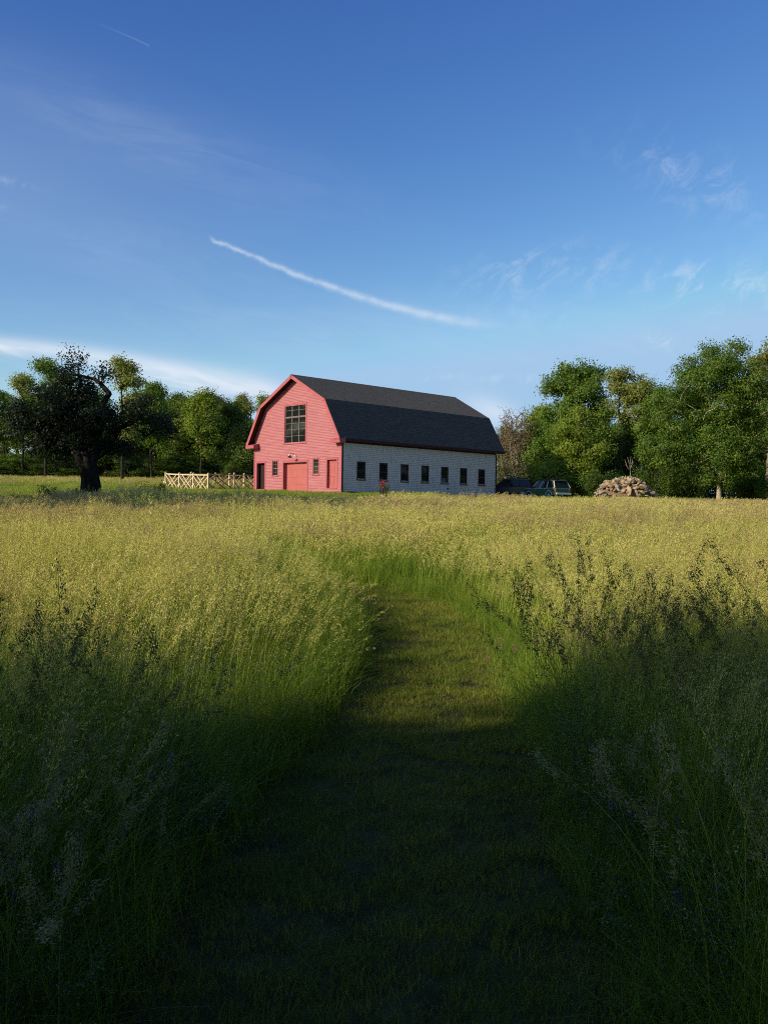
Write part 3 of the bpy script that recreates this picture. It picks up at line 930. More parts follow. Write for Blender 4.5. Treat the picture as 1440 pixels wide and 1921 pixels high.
GW = 'trees along the edge of the left wood'
left_trees = [  # px, d, top y, half width px, leaf, seed, label, extra
    (-28, 104, 712, 48, 'leaf_mid', 21, 'leafy green tree cut off by the left edge of the picture', {}),
    (42, 108, 704, 40, 'leaf_pale', 22, 'thin-crowned yellowish green tree at far left with straight dark trunk', dict(dens=.75, low=.38, gap=.5)),
    (84, 100, 672, 44, 'leaf_mid', 23, 'round-topped green tree rising behind the left half of the old dark tree', dict(low=.4)),
    (229, 92, 660, 36, 'leaf_pale', 24, 'slender pale green tree with ragged upright top just right of the old dark tree', dict(dens=.6, low=.33, gap=.55)),
    (283, 104, 722, 42, 'leaf_mid', 25, 'rounded green tree next right of the slender pale tree', {}),
    (330, 112, 742, 38, 'leaf_dark', 26, 'dark green wood-edge tree behind the left end of the lattice fence', {}),
    (377, 103, 736, 44, 'leaf_bright', 27, 'broad light green tree with visible forked trunk behind the lattice fence', dict(dens=.95, low=.36, gap=.4)),
    (432, 106, 752, 36, 'leaf_dark', 28, 'dark green tree beside the barn, behind the shaded fence', {}),
    (462, 136, 738, 40, 'leaf_yellow', 29, 'yellowish tree showing above the wood left of the barn roof', dict(gap=.4)),
    (500, 128, 736, 30, 'leaf_bright', 30, 'bright green tree top peeping out beside the barn gable', {}),
    (455, 98, 800, 30, 'leaf_dark', 31, 'low dark tree close against the left wall of the barn', dict(low=.15)),
]
LT = {}
for px, d, ty, hw, lf, sd_, lab, ex in left_trees:
    loc, H, sp = place(px, d, ty, hw)
    LT[sd_] = wood_kind(sd_, H, sp, M[lf], M['bark'], 'woodland_tree', lab, loc, group=GW, **ex)
# second row between them
row2 = [(8, 118, 735, 23, 'dim green tree in the gap left of the yellowish tree'), (130, 118, 735, 25, 'green tree hidden behind the middle of the old dark tree'), (180, 114, 730, 21, 'green tree behind the right limbs of the old dark tree'),
        (255, 120, 735, 26, 'dim tree filling the gap behind the slender pale tree'), (308, 122, 748, 27, 'paler tree between the rounded tree and the fence trees'), (352, 126, 748, 25, 'tree rising between the dark and the light tree behind the fence'), (405, 120, 748, 28, 'tree in the gap behind the forked light green tree'),
        (-70, 112, 700, 23, 'green tree standing just outside the left edge of the picture')]
for i, (px, d, ty, src, lab) in enumerate(row2):
    loc, H, sp = place(px, d, ty, 40)
    s_ = LT[src]; h0 = max(v[2] for v in s_.children[-1].bound_box)
    k = H / h0
    copy_tree(s_, loc, 1.3 + 1.7 * i, (k * 1.0, k * 1.0, k), lab, GW)

# right-hand side
GR = 'trees along the right edge of the field'
def big_tree(name, label, px0, d, lobes_px, leafm, barkm, trunk_px, limbs_px, seed, group=GR, depth=1.0, **kw):
    x, y, z = base(px0, d)
    c = lambda q: pxl(px0, d, z, q[0], q[1], q[2] if len(q) > 2 else 0.0)
    lob = []
    for l in lobes_px:
        px, py, rx, ry = l[:4]; w = l[4] if len(l) > 4 else rx * ry / 1000
        dy = l[5] if len(l) > 5 else 0.0
        lob.append((*pxl(px0, d, z, px, py, dy), rx / F * d, max(rx, ry) / F * d * depth, ry / F * d, w))
    tr = [(0, 0, -.4)] + [c(q) for q in trunk_px]
    lm = [([c(q) for q in L[0]], L[1], L[2]) for L in limbs_px]
    return tree(name, label, 'tree', (x, y, z), leafm, barkm, group, seed=seed, trunk=tr, limbs=lm, lobes=lob, **kw)


big_tree('broadleaf_tree', 'tall full-crowned green tree behind the parked cars', 1075, 97,
         [(1075, 725, 55, 42), (1052, 735, 38, 40), (1100, 725, 36, 38), (1080, 695, 34, 16), (1055, 705, 24, 18), (1108, 702, 20, 18), (1040, 790, 38, 45), (1090, 790, 52, 50), (1030, 850, 34, 40), (1120, 800, 24, 60), (1075, 850, 50, 40)],
         M['leaf_mid'], M['bark'], [(1075, 860), (1078, 800), (1076, 735)], [], 41, ncl=900, nleaf=40, lsize=.22, clr=.42, r_tip=.02, r_base=.35, gap=.25)
big_tree('broadleaf_tree', 'lighter green rounded tree standing in front of the tall tree right of the cars', 1085, 88,
         [(1085, 790, 30, 38), (1068, 830, 34, 34), (1098, 840, 36, 40), (1050, 880, 40, 30), (1095, 890, 42, 26), (1020, 885, 30, 24)],
         M['leaf_bright'], M['bark'], [(1085, 880), (1085, 820), (1084, 775)], [], 42, ncl=620, nleaf=40, lsize=.18, clr=.34, r_tip=.016, r_base=.2, gap=.3)
big_tree('ivy_clad_tree', 'slim tree with pale sparse top and ivy-covered trunk behind the rubble heap', 1172, 92,
         [(1172, 720, 22, 26), (1155, 745, 18, 26), (1195, 740, 20, 30), (1162, 700, 10, 14), (1190, 770, 30, 30), (1160, 780, 22, 26), (1208, 760, 16, 30), (1178, 697, 9, 10)],
         M['leaf_pale'], M['bark'], [(1170, 880), (1168, 800), (1172, 720)], [([(1170, 830), (1190, 790), (1205, 745)], .12, .03), ([(1169, 810), (1156, 770), (1160, 715)], .12, .03)], 43, ncl=330, nleaf=36, lsize=.20, clr=.36, r_tip=.016, r_base=.3, gap=.45)
iv = np.random.default_rng(5)
ivy_root = [o for o in bpy.data.objects if o.name.startswith('ivy_clad_tree')][0]
t_ = iv.uniform(0, 1, 5200); zc = t_ * 8.2; rad_ = (.95 - .45 * t_) * np.sqrt(iv.uniform(.25, 1, 5200)); an = iv.uniform(0, 6.283, 5200)
C = np.stack([np.cos(an) * rad_ - .1 + .25 * np.sin(zc * 1.3), np.sin(an) * rad_, zc], 1)
V_, Q_ = leaf_quads(iv, C, .17, .8)
obj('ivy', mesh_np('ivy', V_, Q_, M['ivy'], tint=iv.random(len(Q_))), ivy_root)
big_tree('broadleaf_tree', 'green tree wedged between the ivy-clad tree and the great spreading tree', 1232, 90,
         [(1232, 765, 30, 32), (1222, 800, 30, 36), (1245, 810, 36, 46), (1225, 850, 34, 36), (1236, 742, 16, 12)],
         M['leaf_mid'], M['bark'], [(1232, 860), (1232, 780)], [], 44, ncl=480, nleaf=38, lsize=.2, clr=.38, r_tip=.016, r_base=.2, gap=.3)
big_tree('spreading_tree', 'great spreading tree with pale forking trunk at the right edge of the field', 1347, 80,
         [(1335, 745, 75, 70, 7), (1300, 720, 45, 42, 2.4), (1365, 690, 34, 40, 1.8), (1310, 676, 26, 26, .9), (1282, 700, 22, 26, .7), (1372, 655, 16, 16, .4), (1328, 660, 14, 14, .3), (1395, 745, 50, 70, 4), (1262, 760, 36, 50, 2.2), (1258, 830, 44, 38, 2.0),
          (1300, 830, 50, 45, 2.6), (1360, 820, 55, 55, 3.2), (1400, 840, 42, 60, 2.6), (1262, 870, 34, 26, 1.0), (1345, 890, 40, 20, .7), (1425, 760, 40, 80, 3), (1270, 690, 12, 12, .2), (1352, 850, 34, 34, 1.6, -2.2), (1322, 840, 34, 30, 1.2, -2.0), (1375, 880, 30, 20, .7, -1.6), (1345, 790, 50, 40, 1.5, -2.4), (1335, 705, 50, 40, 2.0), (1400, 700, 40, 40, 1.5)],
         M['leaf_mid'], M['bark_pale'], [(1347, 915), (1345, 903)],
         [([(1345, 905), (1330, 885), (1320, 865), (1305, 848), (1280, 835), (1255, 825)], .15, .03), ([(1346, 906), (1352, 870), (1350, 820), (1342, 780), (1322, 745), (1300, 715)], .2, .03),
          ([(1350, 860, .4), (1366, 815, .5), (1385, 770, .6), (1390, 720, .6), (1375, 670, .6)], .15, .03), ([(1352, 880, -.3), (1378, 870, -.4), (1405, 850, -.5), (1440, 848, -.5)], .10, .02),
          ([(1320, 865), (1306, 868, -.4), (1285, 862, -.5), (1262, 868, -.6)], .07, .02), ([(1350, 840, -.3), (1330, 800, -.6), (1300, 775, -.8), (1280, 760, -.8)], .10, .02)],
         45, ncl=2300, nleaf=38, lsize=.17, clr=.33, r_tip=.010, r_base=.26, gap=.3, depth=.8)
big_tree('broadleaf_tree', 'sunlit yellow-green tree at the far right edge of the picture', 1440, 92,
         [(1425, 690, 30, 36), (1450, 665, 30, 28), (1470, 710, 40, 50), (1430, 735, 30, 40), (1460, 790, 50, 60), (1412, 715, 16, 24), (1500, 720, 50, 60)],
         M['leaf_yellow'], M['bark_grey'], [(1440, 880), (1442, 780), (1445, 700)], [], 46, ncl=520, nleaf=36, lsize=.2, clr=.38, r_tip=.018, r_base=.26, gap=.4)
# second row to the right
row3 = [(1010, 118, 760, 27, 'green tree showing between the bare trees and the tall full tree'), (1140, 116, 765, 23, 'dark tree in the gap left of the ivy-clad tree'), (1215, 112, 765, 28, 'dark tree behind the gap right of the ivy-clad tree'), (1290, 110, 735, 25, 'tree hidden behind the left half of the great spreading tree'),
        (1390, 112, 720, 26, 'tree hidden behind the right half of the great spreading tree'), (1480, 106, 690, 21, 'green tree standing just outside the right edge of the picture'), (945, 128, 800, 26, 'low green tree just showing past the rear corner of the barn')]
for i, (px, d, ty, src, lab) in enumerate(row3):
    loc, H, sp = place(px, d, ty, 40)
    s_ = LT[src]; h0 = max(v[2] for v in s_.children[-1].bound_box)
    k = H / h0
    copy_tree(s_, loc, .4 + 2.1 * i, (k, k, k), lab, GR)
# leafless trees beyond the barn
GB = 'bare trees beyond the barn'
for i, (px, d, ty, hw, lab) in enumerate([(946, 108, 766, 20, 'bare brown tree nearest the rear corner of the barn'), (966, 104, 756, 22, 'tallest bare brown tree with fine twigs, middle of the three'), (990, 106, 768, 18, 'bare brown tree nearest the tall green tree')]):
    (x, y, z), H, sp = place(px, d, ty, hw)
    tree('bare_tree', lab, 'tree', (x, y, z), M['leaf_tan'], M['bark_grey'], GB, rz=0, seed=60 + i, trunk=[(0, 0, -.3), (.15, 0, H * .3), (-.1, .1, H * .6), (.05, 0, H * .85)], crown='bud_haze',
         limbs=[([(.1, 0, H * .2), (sp * .35, .2, H * .45), (sp * .5, .3, H * .8)], .09, .03), ([(.1, 0, H * .15), (-sp * .4, -.2, H * .4), (-sp * .5, -.2, H * .78)], .09, .03)],
         lobes=[(0, 0, H * .72, sp, sp, H * .27, 2), (sp * .3, 0, H * .5, sp * .8, sp, H * .25, 1), (-sp * .3, 0, H * .5, sp * .8, sp, H * .25, 1)], ncl=520, nleaf=5, lsize=.13, clr=.2, r_tip=.014, r_base=.16, gap=.1, wig=.18, minr=.012)

# ------------------------------------------------------------------ shrubs and brush
def shrub(name, label, loc, rx, ry, h, leafm, seed, n=2600, lsize=.10, stems=9, barkm=None, group=None, cat='shrub', spike=.0):
    rng = np.random.default_rng(seed)
    root = empty(name, loc); tag(root, label, cat, group)
    mb = MB()
    tips = []
    for k in range(stems):
        a = rng.uniform(0, 6.28); r_ = rng.uniform(.2, .9)
        t = (math.cos(a) * rx * r_, math.sin(a) * ry * r_, h * rng.uniform(.6, 1.0) * (1.1 - .4 * r_))
        tips.append(t)
        mb.tube([(t[0] * .1, t[1] * .1, -.1), (t[0] * .5, t[1] * .5, t[2] * .5), t], [.03, .02, .008], 5)
    mb.build('stem', barkm or M['bark'], root, True)
    cl = []
    for t in tips:
        for q in rng.uniform(.25, 1.05, 6): cl.append((t[0] * q, t[1] * q, t[2] * q))
    for _ in range(stems * 3):
        d = rng.normal(0, 1, 3); d /= np.linalg.norm(d); cl.append((d[0] * rx * .8, d[1] * ry * .8, h * (.45 + .42 * d[2])))
    cl = np.array(cl)
    C = cl[rng.integers(0, len(cl), n)] + rng.normal(0, 1, (n, 3)) * np.array([rx * .16, ry * .16, h * .09])
    C[:, 2] = np.maximum(C[:, 2], .05)
    V, Q = leaf_quads(rng, C, lsize, .6)
    obj('foliage', mesh_np('foliage', V, Q, leafm, tint=rng.random(n)), root)
    return root


GS = 'brush growing under the right-hand trees'
brush = [(1010, 90, 35, 48, 'scrub', 'tangle of brown and green brush between the bare trees and the cars'), (955, 96, 30, 60, 'scrub', 'low scrub at the foot of the bare trees beside the barn'), (1110, 84, 26, 46, 'leaf_dark', 'dark bush left of the rubble heap'),
         (1145, 86, 24, 44, 'ivy', 'leafy ivy bush right behind the top of the rubble heap'), (1200, 84, 30, 50, 'leaf_dark', 'dark bush behind the right shoulder of the rubble heap'), (1250, 83, 34, 60, 'leaf_dark', 'broad dark bush right of the rubble heap'),
         (1295, 84, 30, 50, 'leaf_dark', 'dark bush left of the pale forking trunk'), (1400, 84, 40, 52, 'leaf_dark', 'dark bush right of the pale forking trunk'), (1445, 82, 30, 46, 'leaf_mid', 'green bush at the right edge of the picture'), (1075, 86, 34, 40, 'leaf_mid', 'green bush behind the light green car'),
         (1030, 92, 26, 44, 'leaf_mid', 'green bush behind the gap between the two cars')]
for i, (px, d, hw, hp, mt, lab) in enumerate(brush):
    k = d / F
    shrub('bush', lab, base(px, d), hw * k, 1.4, hp * k + .5, M[mt], 300 + i, n=3400, lsize=.15, stems=12, group=GS)
for i, (px, d, hw, hp, lab) in enumerate([(88, 43.5, 19, 27, 'small dark shrub in the grass left of the old tree trunk'), (142, 44.5, 9, 16, 'tiny shrub at the left foot of the old tree trunk'), (268, 45, 22, 30, 'dark weedy shrub right of the old tree trunk'), (300, 46, 16, 24, 'low dark shrub in front of the left fence post')]):
    k = d / F
    shrub('weed_shrub', lab, base(px, d), hw * k, .5, hp * k + .25, M['leaf_dark'], 330 + i, n=700, lsize=.075, stems=8, group='shrubs near the old tree')
red_bush = shrub('rose_bush', 'small bush with red flowers before the grey side of the barn', base(717, 66.5), .3, .3, .95, M['herb'], 340, n=260, lsize=.09, stems=6)
rg = np.random.default_rng(8)
C = rg.normal(0, 1, (90, 3)) * np.array([.17, .17, .17]) + np.array([0, 0, .92])
V_, Q_ = leaf_quads(rg, C, .10, .9)
obj('red_flowers', mesh_np('red_flowers', V_, Q_, leaf_mat('red_petal', (.30, .012, .02), (.45, .03, .04), trans=.15, tcol=(1, .5, .5)), tint=rg.random(90)), red_bush)['kind'] = 'stuff'
shrub('garden_plant', 'yellow-green leafy plant right beside the red flowering bush', base(725, 66.6), .22, .22, .95, M['leaf_yellow'], 341, n=320, lsize=.08, stems=5, cat='plant')

# thick wood far behind: one mass
SRC = bpy.data.collections.new('instance_sources')      # never linked to the scene


def scatter(name, sources, pts, rot, scl, idx, mat_slots=None):
    """one object whose mesh points carry plants through a geometry-nodes modifier"""
    col = bpy.data.collections.new(name + '_sources')
    for k, me in enumerate(sources):
        o = bpy.data.objects.new('%s_%03d' % (name, k), me); col.objects.link(o)
    me = bpy.data.meshes.new(name)
    pts = np.asarray(pts, np.float32)
    me.vertices.add(len(pts)); me.vertices.foreach_set('co', pts.ravel())
    a = me.attributes.new('rot', 'FLOAT_VECTOR', 'POINT'); a.data.foreach_set('vector', np.asarray(rot, np.float32).ravel())
    a = me.attributes.new('scl', 'FLOAT_VECTOR', 'POINT'); a.data.foreach_set('vector', np.asarray(scl, np.float32).ravel())
    a = me.attributes.new('idx', 'INT', 'POINT'); a.data.foreach_set('value', np.asarray(idx, np.int32))
    me.update()
    ob = obj(name, me)
    ng = bpy.data.node_groups.new(name, 'GeometryNodeTree')
    ng.interface.new_socket('Geometry', in_out='INPUT', socket_type='NodeSocketGeometry')
    ng.interface.new_socket('Geometry', in_out='OUTPUT', socket_type='NodeSocketGeometry')
    N = ng.nodes; L = ng.links
    gi = N.new('NodeGroupInput'); go = N.new('NodeGroupOutput')
    iop = N.new('GeometryNodeInstanceOnPoints')
    ci = N.new('GeometryNodeCollectionInfo'); ci.inputs['Collection'].default_value = col
    ci.inputs['Separate Children'].default_value = True; ci.inputs['Reset Children'].default_value = True
    def attr(nm, ty):
        n = N.new('GeometryNodeInputNamedAttribute'); n.data_type = ty; n.inputs['Name'].default_value = nm
        return n.outputs[0]
    e2r = N.new('FunctionNodeEulerToRotation'); L.new(attr('rot', 'FLOAT_VECTOR'), e2r.inputs[0])
    L.new(gi.outputs[0], iop.inputs['Points']); L.new(ci.outputs[0], iop.inputs['Instance'])
    iop.inputs['Pick Instance'].default_value = True
    L.new(attr('idx', 'INT'), iop.inputs['Instance Index']); L.new(e2r.outputs[0], iop.inputs['Rotation'])
    L.new(attr('scl', 'FLOAT_VECTOR'), iop.inputs['Scale']); L.new(iop.outputs[0], go.inputs[0])
    md = ob.modifiers.new('scatter', 'NODES'); md.node_group = ng
    return ob


rng = np.random.default_rng(77)
fw_src = []
for s_, lf in ((501, 'leaf_dark'), (502, 'leaf_mid'), (503, 'leaf_dark')):
    H = 10.0; lob = [(0, 0, 3.0, 2.6, 2.6, 2.4, 2), (0, 0, 6.0, 2.8, 2.8, 2.4, 2), (.5, .3, 8.0, 1.9, 1.9, 1.7, 1), (0, 0, 1.3, 2.4, 2.4, 1.0, 1)]
    WV, WQ, LV, LQ, tint = tree_parts(s_, [(0, 0, -.3), (.1, .1, 4), (.2, 0, 7.5)], [], lob, 170, 26, .30, .5, r_tip=.02, r_base=.2, gap=.2)
    V = np.vstack([WV, LV]); Q = np.vstack([WQ, LQ + len(WV)])
    fw_src.append(mesh_np('far_wood_tree', V, Q, [M['bark'], M[lf]], np.r_[np.zeros(len(WQ)), np.ones(len(LQ))], np.r_[np.zeros(len(WQ)), tint]))
fp = []
for px in np.arange(-330, 560, 17.0):
    for k in range(3):
        d = rng.uniform(116, 150); p_ = px + rng.uniform(-10, 10)
        if p_ < 60 and rng.random() < .55: continue
        fp.append((p_, d, rng.uniform(775, 850)))
for px in np.arange(985, 1640, 17.0):
    for k in range(2):
        d = rng.uniform(102, 130); p_ = px + rng.uniform(-10, 10)
        if 1330 < p_ < 1345: continue
        fp.append((p_, d, rng.uniform(775, 840)))
for px in np.arange(-60, 470, 12.0): fp.append((px + rng.uniform(-6, 6), rng.uniform(106, 114), rng.uniform(846, 884)))
for px in np.arange(925, 1000, 16.0): fp.append((px, rng.uniform(125, 140), rng.uniform(825, 855)))
pts, scl = [], []
for p_, d, ty in fp:
    x, y, z = base(p_, d); h = (top_z(p_, ty, d) - z) / 9.6
    pts.append((x, y, z)); scl.append((max(.7, h) * rng.uniform(.8, 1.15),) * 2 + (h,))
n = len(pts)
fw = scatter('far_wood', fw_src, pts, np.stack([np.zeros(n), np.zeros(n), rng.uniform(0, 6.28, n)], 1), scl, rng.integers(0, 3, n))
tag(fw, 'dark mass of woodland closing the view behind the wood-edge trees', 'woodland', kind='stuff')

# the wood on the near left and behind the camera that shades the foreground (out of the picture), plus trees added right of it and further back to block sky light
GN = 'tall trees shading the near meadow'
near_src = None
NEAR = [(-24.3, -5.0, 9.8, 2.8), (-27.9, -6.4, 11.1, 3.0), (-14.3, -6.1, 13, 4.6), (-22.5, -10.6, 16, 4.6), (-8.5, -7.6, 12.5, 4.6), (-16, -13.5, 16, 4.8), (-30, -15.5, 17, 4.8), (-2.5, -12.5, 13, 4.6), (5, -13, 13, 5.0),
        (-30, 17.5, 13, 3.6), (-31, 22, 15, 3.9), (-36, 25.5, 16.5, 4.4), (-40, 28.5, 17, 4.6), (-34, 31, 15, 4.4), (9, -9, 14, 4.8), (13, -3, 14, 4.8), (14, 4, 13, 4.6), (14, 11, 13, 4.4), (17, 18, 13, 4.6), (0, -19, 17, 5.4), (10, -17, 17, 5.4),
        (37, 67, 14, 5.0), (42, 76, 15, 5.2), (48, 70, 16, 5.2), (-76, 74, 17, 6.0), (-80, 84, 18, 6.0), (-78, 64, 17, 6.0)]
ROLE = ['tall tree in the row behind the viewer that shades the near meadow'] * 9 + ['tree outside the left edge that shades the old dark tree'] * 5 + ['unseen tree added to block sky light and darken the near meadow'] * 7 + ['tree outside the right edge opposite the grey barn side'] * 3 + ['tree far outside the left edge opposite the barn front'] * 3
for i, (x, y, H, sp) in enumerate(NEAR):
    lab = ROLE[i]
    loc = (x, y, float(gz(x, y)))
    if near_src is None:
        near_src = wood_kind(71, 14.0, 5.0, M['leaf_mid'], M['bark'], 'shade_tree', lab, loc, low=.12, dens=1.9, lsize=.30, group=GN, nl=40, gap=.15)
        near_src.scale = (sp / 5.0, sp / 5.0, H / 14.0)
    else:
        copy_tree(near_src, loc, i * 1.37, (sp / 5.0, sp / 5.0, H / 14.0), lab, GN)

# ------------------------------------------------------------------ ground sheets
def axis(segs):
    out = [segs[0][0]]
    for a, b, st_ in segs:
        n_ = max(1, int(round((b - a) / st_))); out += list(np.linspace(a, b, n_ + 1)[1:])
    return np.array(out)


gxs = axis([(-900, -120, 60), (-120, -50, 7), (-50, 50, 1.0), (50, 120, 7), (120, 900, 60)])
gys = axis([(-300, -20, 20), (-20, 20, .8), (20, 110, 1.0), (110, 160, 5), (160, 900, 40)])
GX, GY = np.meshgrid(gxs, gys)
GZ = gz(GX, GY)
nx, ny = len(gxs), len(gys)
Vg = np.stack([GX.ravel(), GY.ravel(), GZ.ravel()], 1)
ii, jj = np.meshgrid(np.arange(nx - 1), np.arange(ny - 1))
i0 = (jj * nx + ii).ravel()
Qg = np.stack([i0, i0 + 1, i0 + nx + 1, i0 + nx], 1)
tag(obj('ground', mesh_np('ground', Vg, Qg, M['ground'], smooth_sh=True)), kind='structure')

pf = PATH_F[(PATH_F[:, 1] > -6)]
tn = np.gradient(pf, axis=0); tn /= np.linalg.norm(tn, axis=1, keepdims=True); nn = np.stack([-tn[:, 1], tn[:, 0]], 1)
rows = []
rr2 = np.random.default_rng(3)
off = np.linspace(-1, 1, 7)
for k in range(len(pf)):
    w_ = PATH_HALF * (1 + .05 * math.sin(k * .7))
    for o__ in off:
        q = pf[k] + nn[k] * o__ * w_
        rows.append((q[0], q[1], float(gz(q[0], q[1])) + .012))
kk, oo = np.meshgrid(np.arange(len(pf) - 1), np.arange(6), indexing='ij')
a0 = (kk * 7 + oo).ravel()
tag(obj('path', mesh_np('path', np.array(rows), np.stack([a0, a0 + 7, a0 + 8, a0 + 1], 1), M['path'], smooth_sh=True)), kind='structure')
# scraped soil at the barn's near corner and by the fence
soil = []
for (cx, cy, rx, ry, sd_) in ((-2.6, 67.6, 1.5, .7, 1), (-12.5, 72.8, 2.4, .8, 2)):
    mb = MB(); n_ = 28
    pts_ = [(cx, cy, float(gz(cx, cy)) + .10)]
    q = random.Random(sd_)
    for ring, f in ((1, .5), (2, 1.0)):
        for k in range(n_):
            a = k * 2 * math.pi / n_; rf = f * (1 + .25 * math.sin(3 * a + sd_) + q.uniform(-.1, .1))
            x_, y_ = cx + math.cos(a) * rx * rf, cy + math.sin(a) * ry * rf
            pts_.append((x_, y_, float(gz(x_, y_)) + (.07 + q.uniform(-.02, .03) if ring == 1 else -.03)))
    fs = [(0, 1 + k, 1 + (k + 1) % n_) for k in range(n_)] + [(1 + k, 1 + n_ + k, 1 + n_ + (k + 1) % n_, 1 + (k + 1) % n_) for k in range(n_)]
    mb.add(pts_, fs)
    o = mb.build('bare_earth', M['soil'], None, True); o['kind'] = 'structure'

# ------------------------------------------------------------------ grass
def ribbons(rng, B, H, lean, ldir, width, segs, tipw=.12, curve=2.0, face=None):
    """B base points (n,3); H heights; lean amount; ldir angle; returns verts, quads"""
    n = len(B)
    t = np.linspace(0, 1, segs + 1)[None, :, None]
    d = np.stack([np.cos(ldir), np.sin(ldir), np.zeros(n)], 1)[:, None, :]
    Hh = H[:, None, None]; ln = lean[:, None, None]
    horiz = d * Hh * ln * t ** curve
    z = Hh * t * (1 - .28 * np.minimum(ln, 1.2) * t ** 1.5)
    P = B[:, None, :] + horiz + np.array([0, 0, 1.0]) * z
    fa = rng.uniform(0, 6.283, n) if face is None else face
    s = np.stack([np.cos(fa), np.sin(fa), np.zeros(n)], 1)[:, None, :]
    w = (width[:, None, None] * .5) * (tipw + (1 - tipw) * (1 - t) ** .7)
    Lf, Rt = P - s * w, P + s * w
    V = np.stack([Lf, Rt], 2).reshape(n, -1, 3)
    k = np.arange(segs)
    q = np.stack([2 * k, 2 * k + 1, 2 * k + 3, 2 * k + 2], 1)
    Q = np.arange(n)[:, None, None] * (2 * (segs + 1)) + q[None]
    return V.reshape(-1, 3), Q.reshape(-1, 4), P


def spikelets(rng, C, D, L, W):
    """diamond quads at C along D, length L width W"""
    n = len(C)
    r = rng.normal(0, 1, (n, 3)); s = np.cross(D, r); s /= (np.linalg.norm(s, axis=1, keepdims=True) + 1e-9)
    L = np.broadcast_to(L, (n,))[:, None]; W = np.broadcast_to(W, (n,))[:, None]
    V = np.stack([C, C + D * L * .45 + s * W * .5, C + D * L, C + D * L * .45 - s * W * .5], 1).reshape(-1, 3)
    return V, np.arange(4 * n).reshape(-1, 4)


class GB_:
    def __init__(s): s.V = []; s.Q = []; s.M = []; s.T = []; s.n = 0
    def add(s, V, Q, mi, tint):
        s.V.append(V); s.Q.append(Q + s.n); s.n += len(V)
        s.M.append(np.full(len(Q), mi)); s.T.append(np.broadcast_to(tint, (len(Q),)))
    def mesh(s, name, mats):
        return mesh_np(name, np.vstack(s.V), np.vstack(s.Q), mats, np.concatenate(s.M), np.concatenate(s.T))


def unit(v): return v / (np.linalg.norm(v, axis=-1, keepdims=True) + 1e-9)


def meadow_patch(seed, size, n_blade, n_stem, spk, bw, sw_, slen, swid, h=.9, segs=4, mats=None, pan=.16, prad=.028, lowblade=.55):
    """upright meadow grass: leaf blades below, thin stems with loose tan seed heads on top"""
    rng = np.random.default_rng(seed); g = GB_()
    def bp(n):
        q = rng.uniform(-size / 2, size / 2, (n, 2)) + rng.normal(0, size * .08, (n, 2)); return np.c_[q, np.zeros(n)]
    n = n_blade
    H = h * rng.uniform(lowblade * .6, lowblade * 1.45, n)
    V, Q, P = ribbons(rng, bp(n), H, rng.uniform(.1, .8, n), rng.uniform(0, 6.283, n), bw * rng.uniform(.6, 1.3, n), segs)
    g.add(V, Q, 0, np.repeat(rng.random(n) * .75, segs))
    n = n_stem
    H = h * rng.normal(1.0, .10, n)
    ld = rng.normal(.1, .75, n)
    V, Q, P = ribbons(rng, bp(n), H, np.abs(rng.normal(.22, .13, n)), ld, np.full(n, sw_), segs, tipw=.5)
    g.add(V, Q, 1, np.repeat(rng.random(n), segs))
    tip = P[:, -1]; ax = unit(P[:, -1] - P[:, -2])
    k = spk
    pl_ = pan * rng.uniform(.6, 1.3, n)
    t = rng.uniform(0, 1, (n, k))
    C = tip[:, None] - ax[:, None] * (t * pl_[:, None])[..., None]
    rd = rng.normal(0, 1, (n, k, 3)); rd[..., 2] *= .4; rd = unit(rd)
    prof = np.sin(np.pi * np.clip(t * .85 + .12, 0, 1))
    C = C + rd * (prof * prad * rng.uniform(.3, 1.2, (n, k)) * rng.uniform(.5, 1.4, (n, 1)))[..., None]
    D = unit(ax[:, None] * 1.0 + rd * .7 + rng.normal(0, .3, (n, k, 3)))
    V, Q = spikelets(rng, C.reshape(-1, 3), D.reshape(-1, 3), slen * rng.uniform(.7, 1.3, n * k), swid)
    g.add(V, Q, 2, np.repeat(rng.random(n), k) * .7 + rng.random(n * k) * .3)
    return g.mesh('meadow_patch', mats or [M['blade'], M['stem'], M['seed'] if seed % 3 else M['seed_rose']])


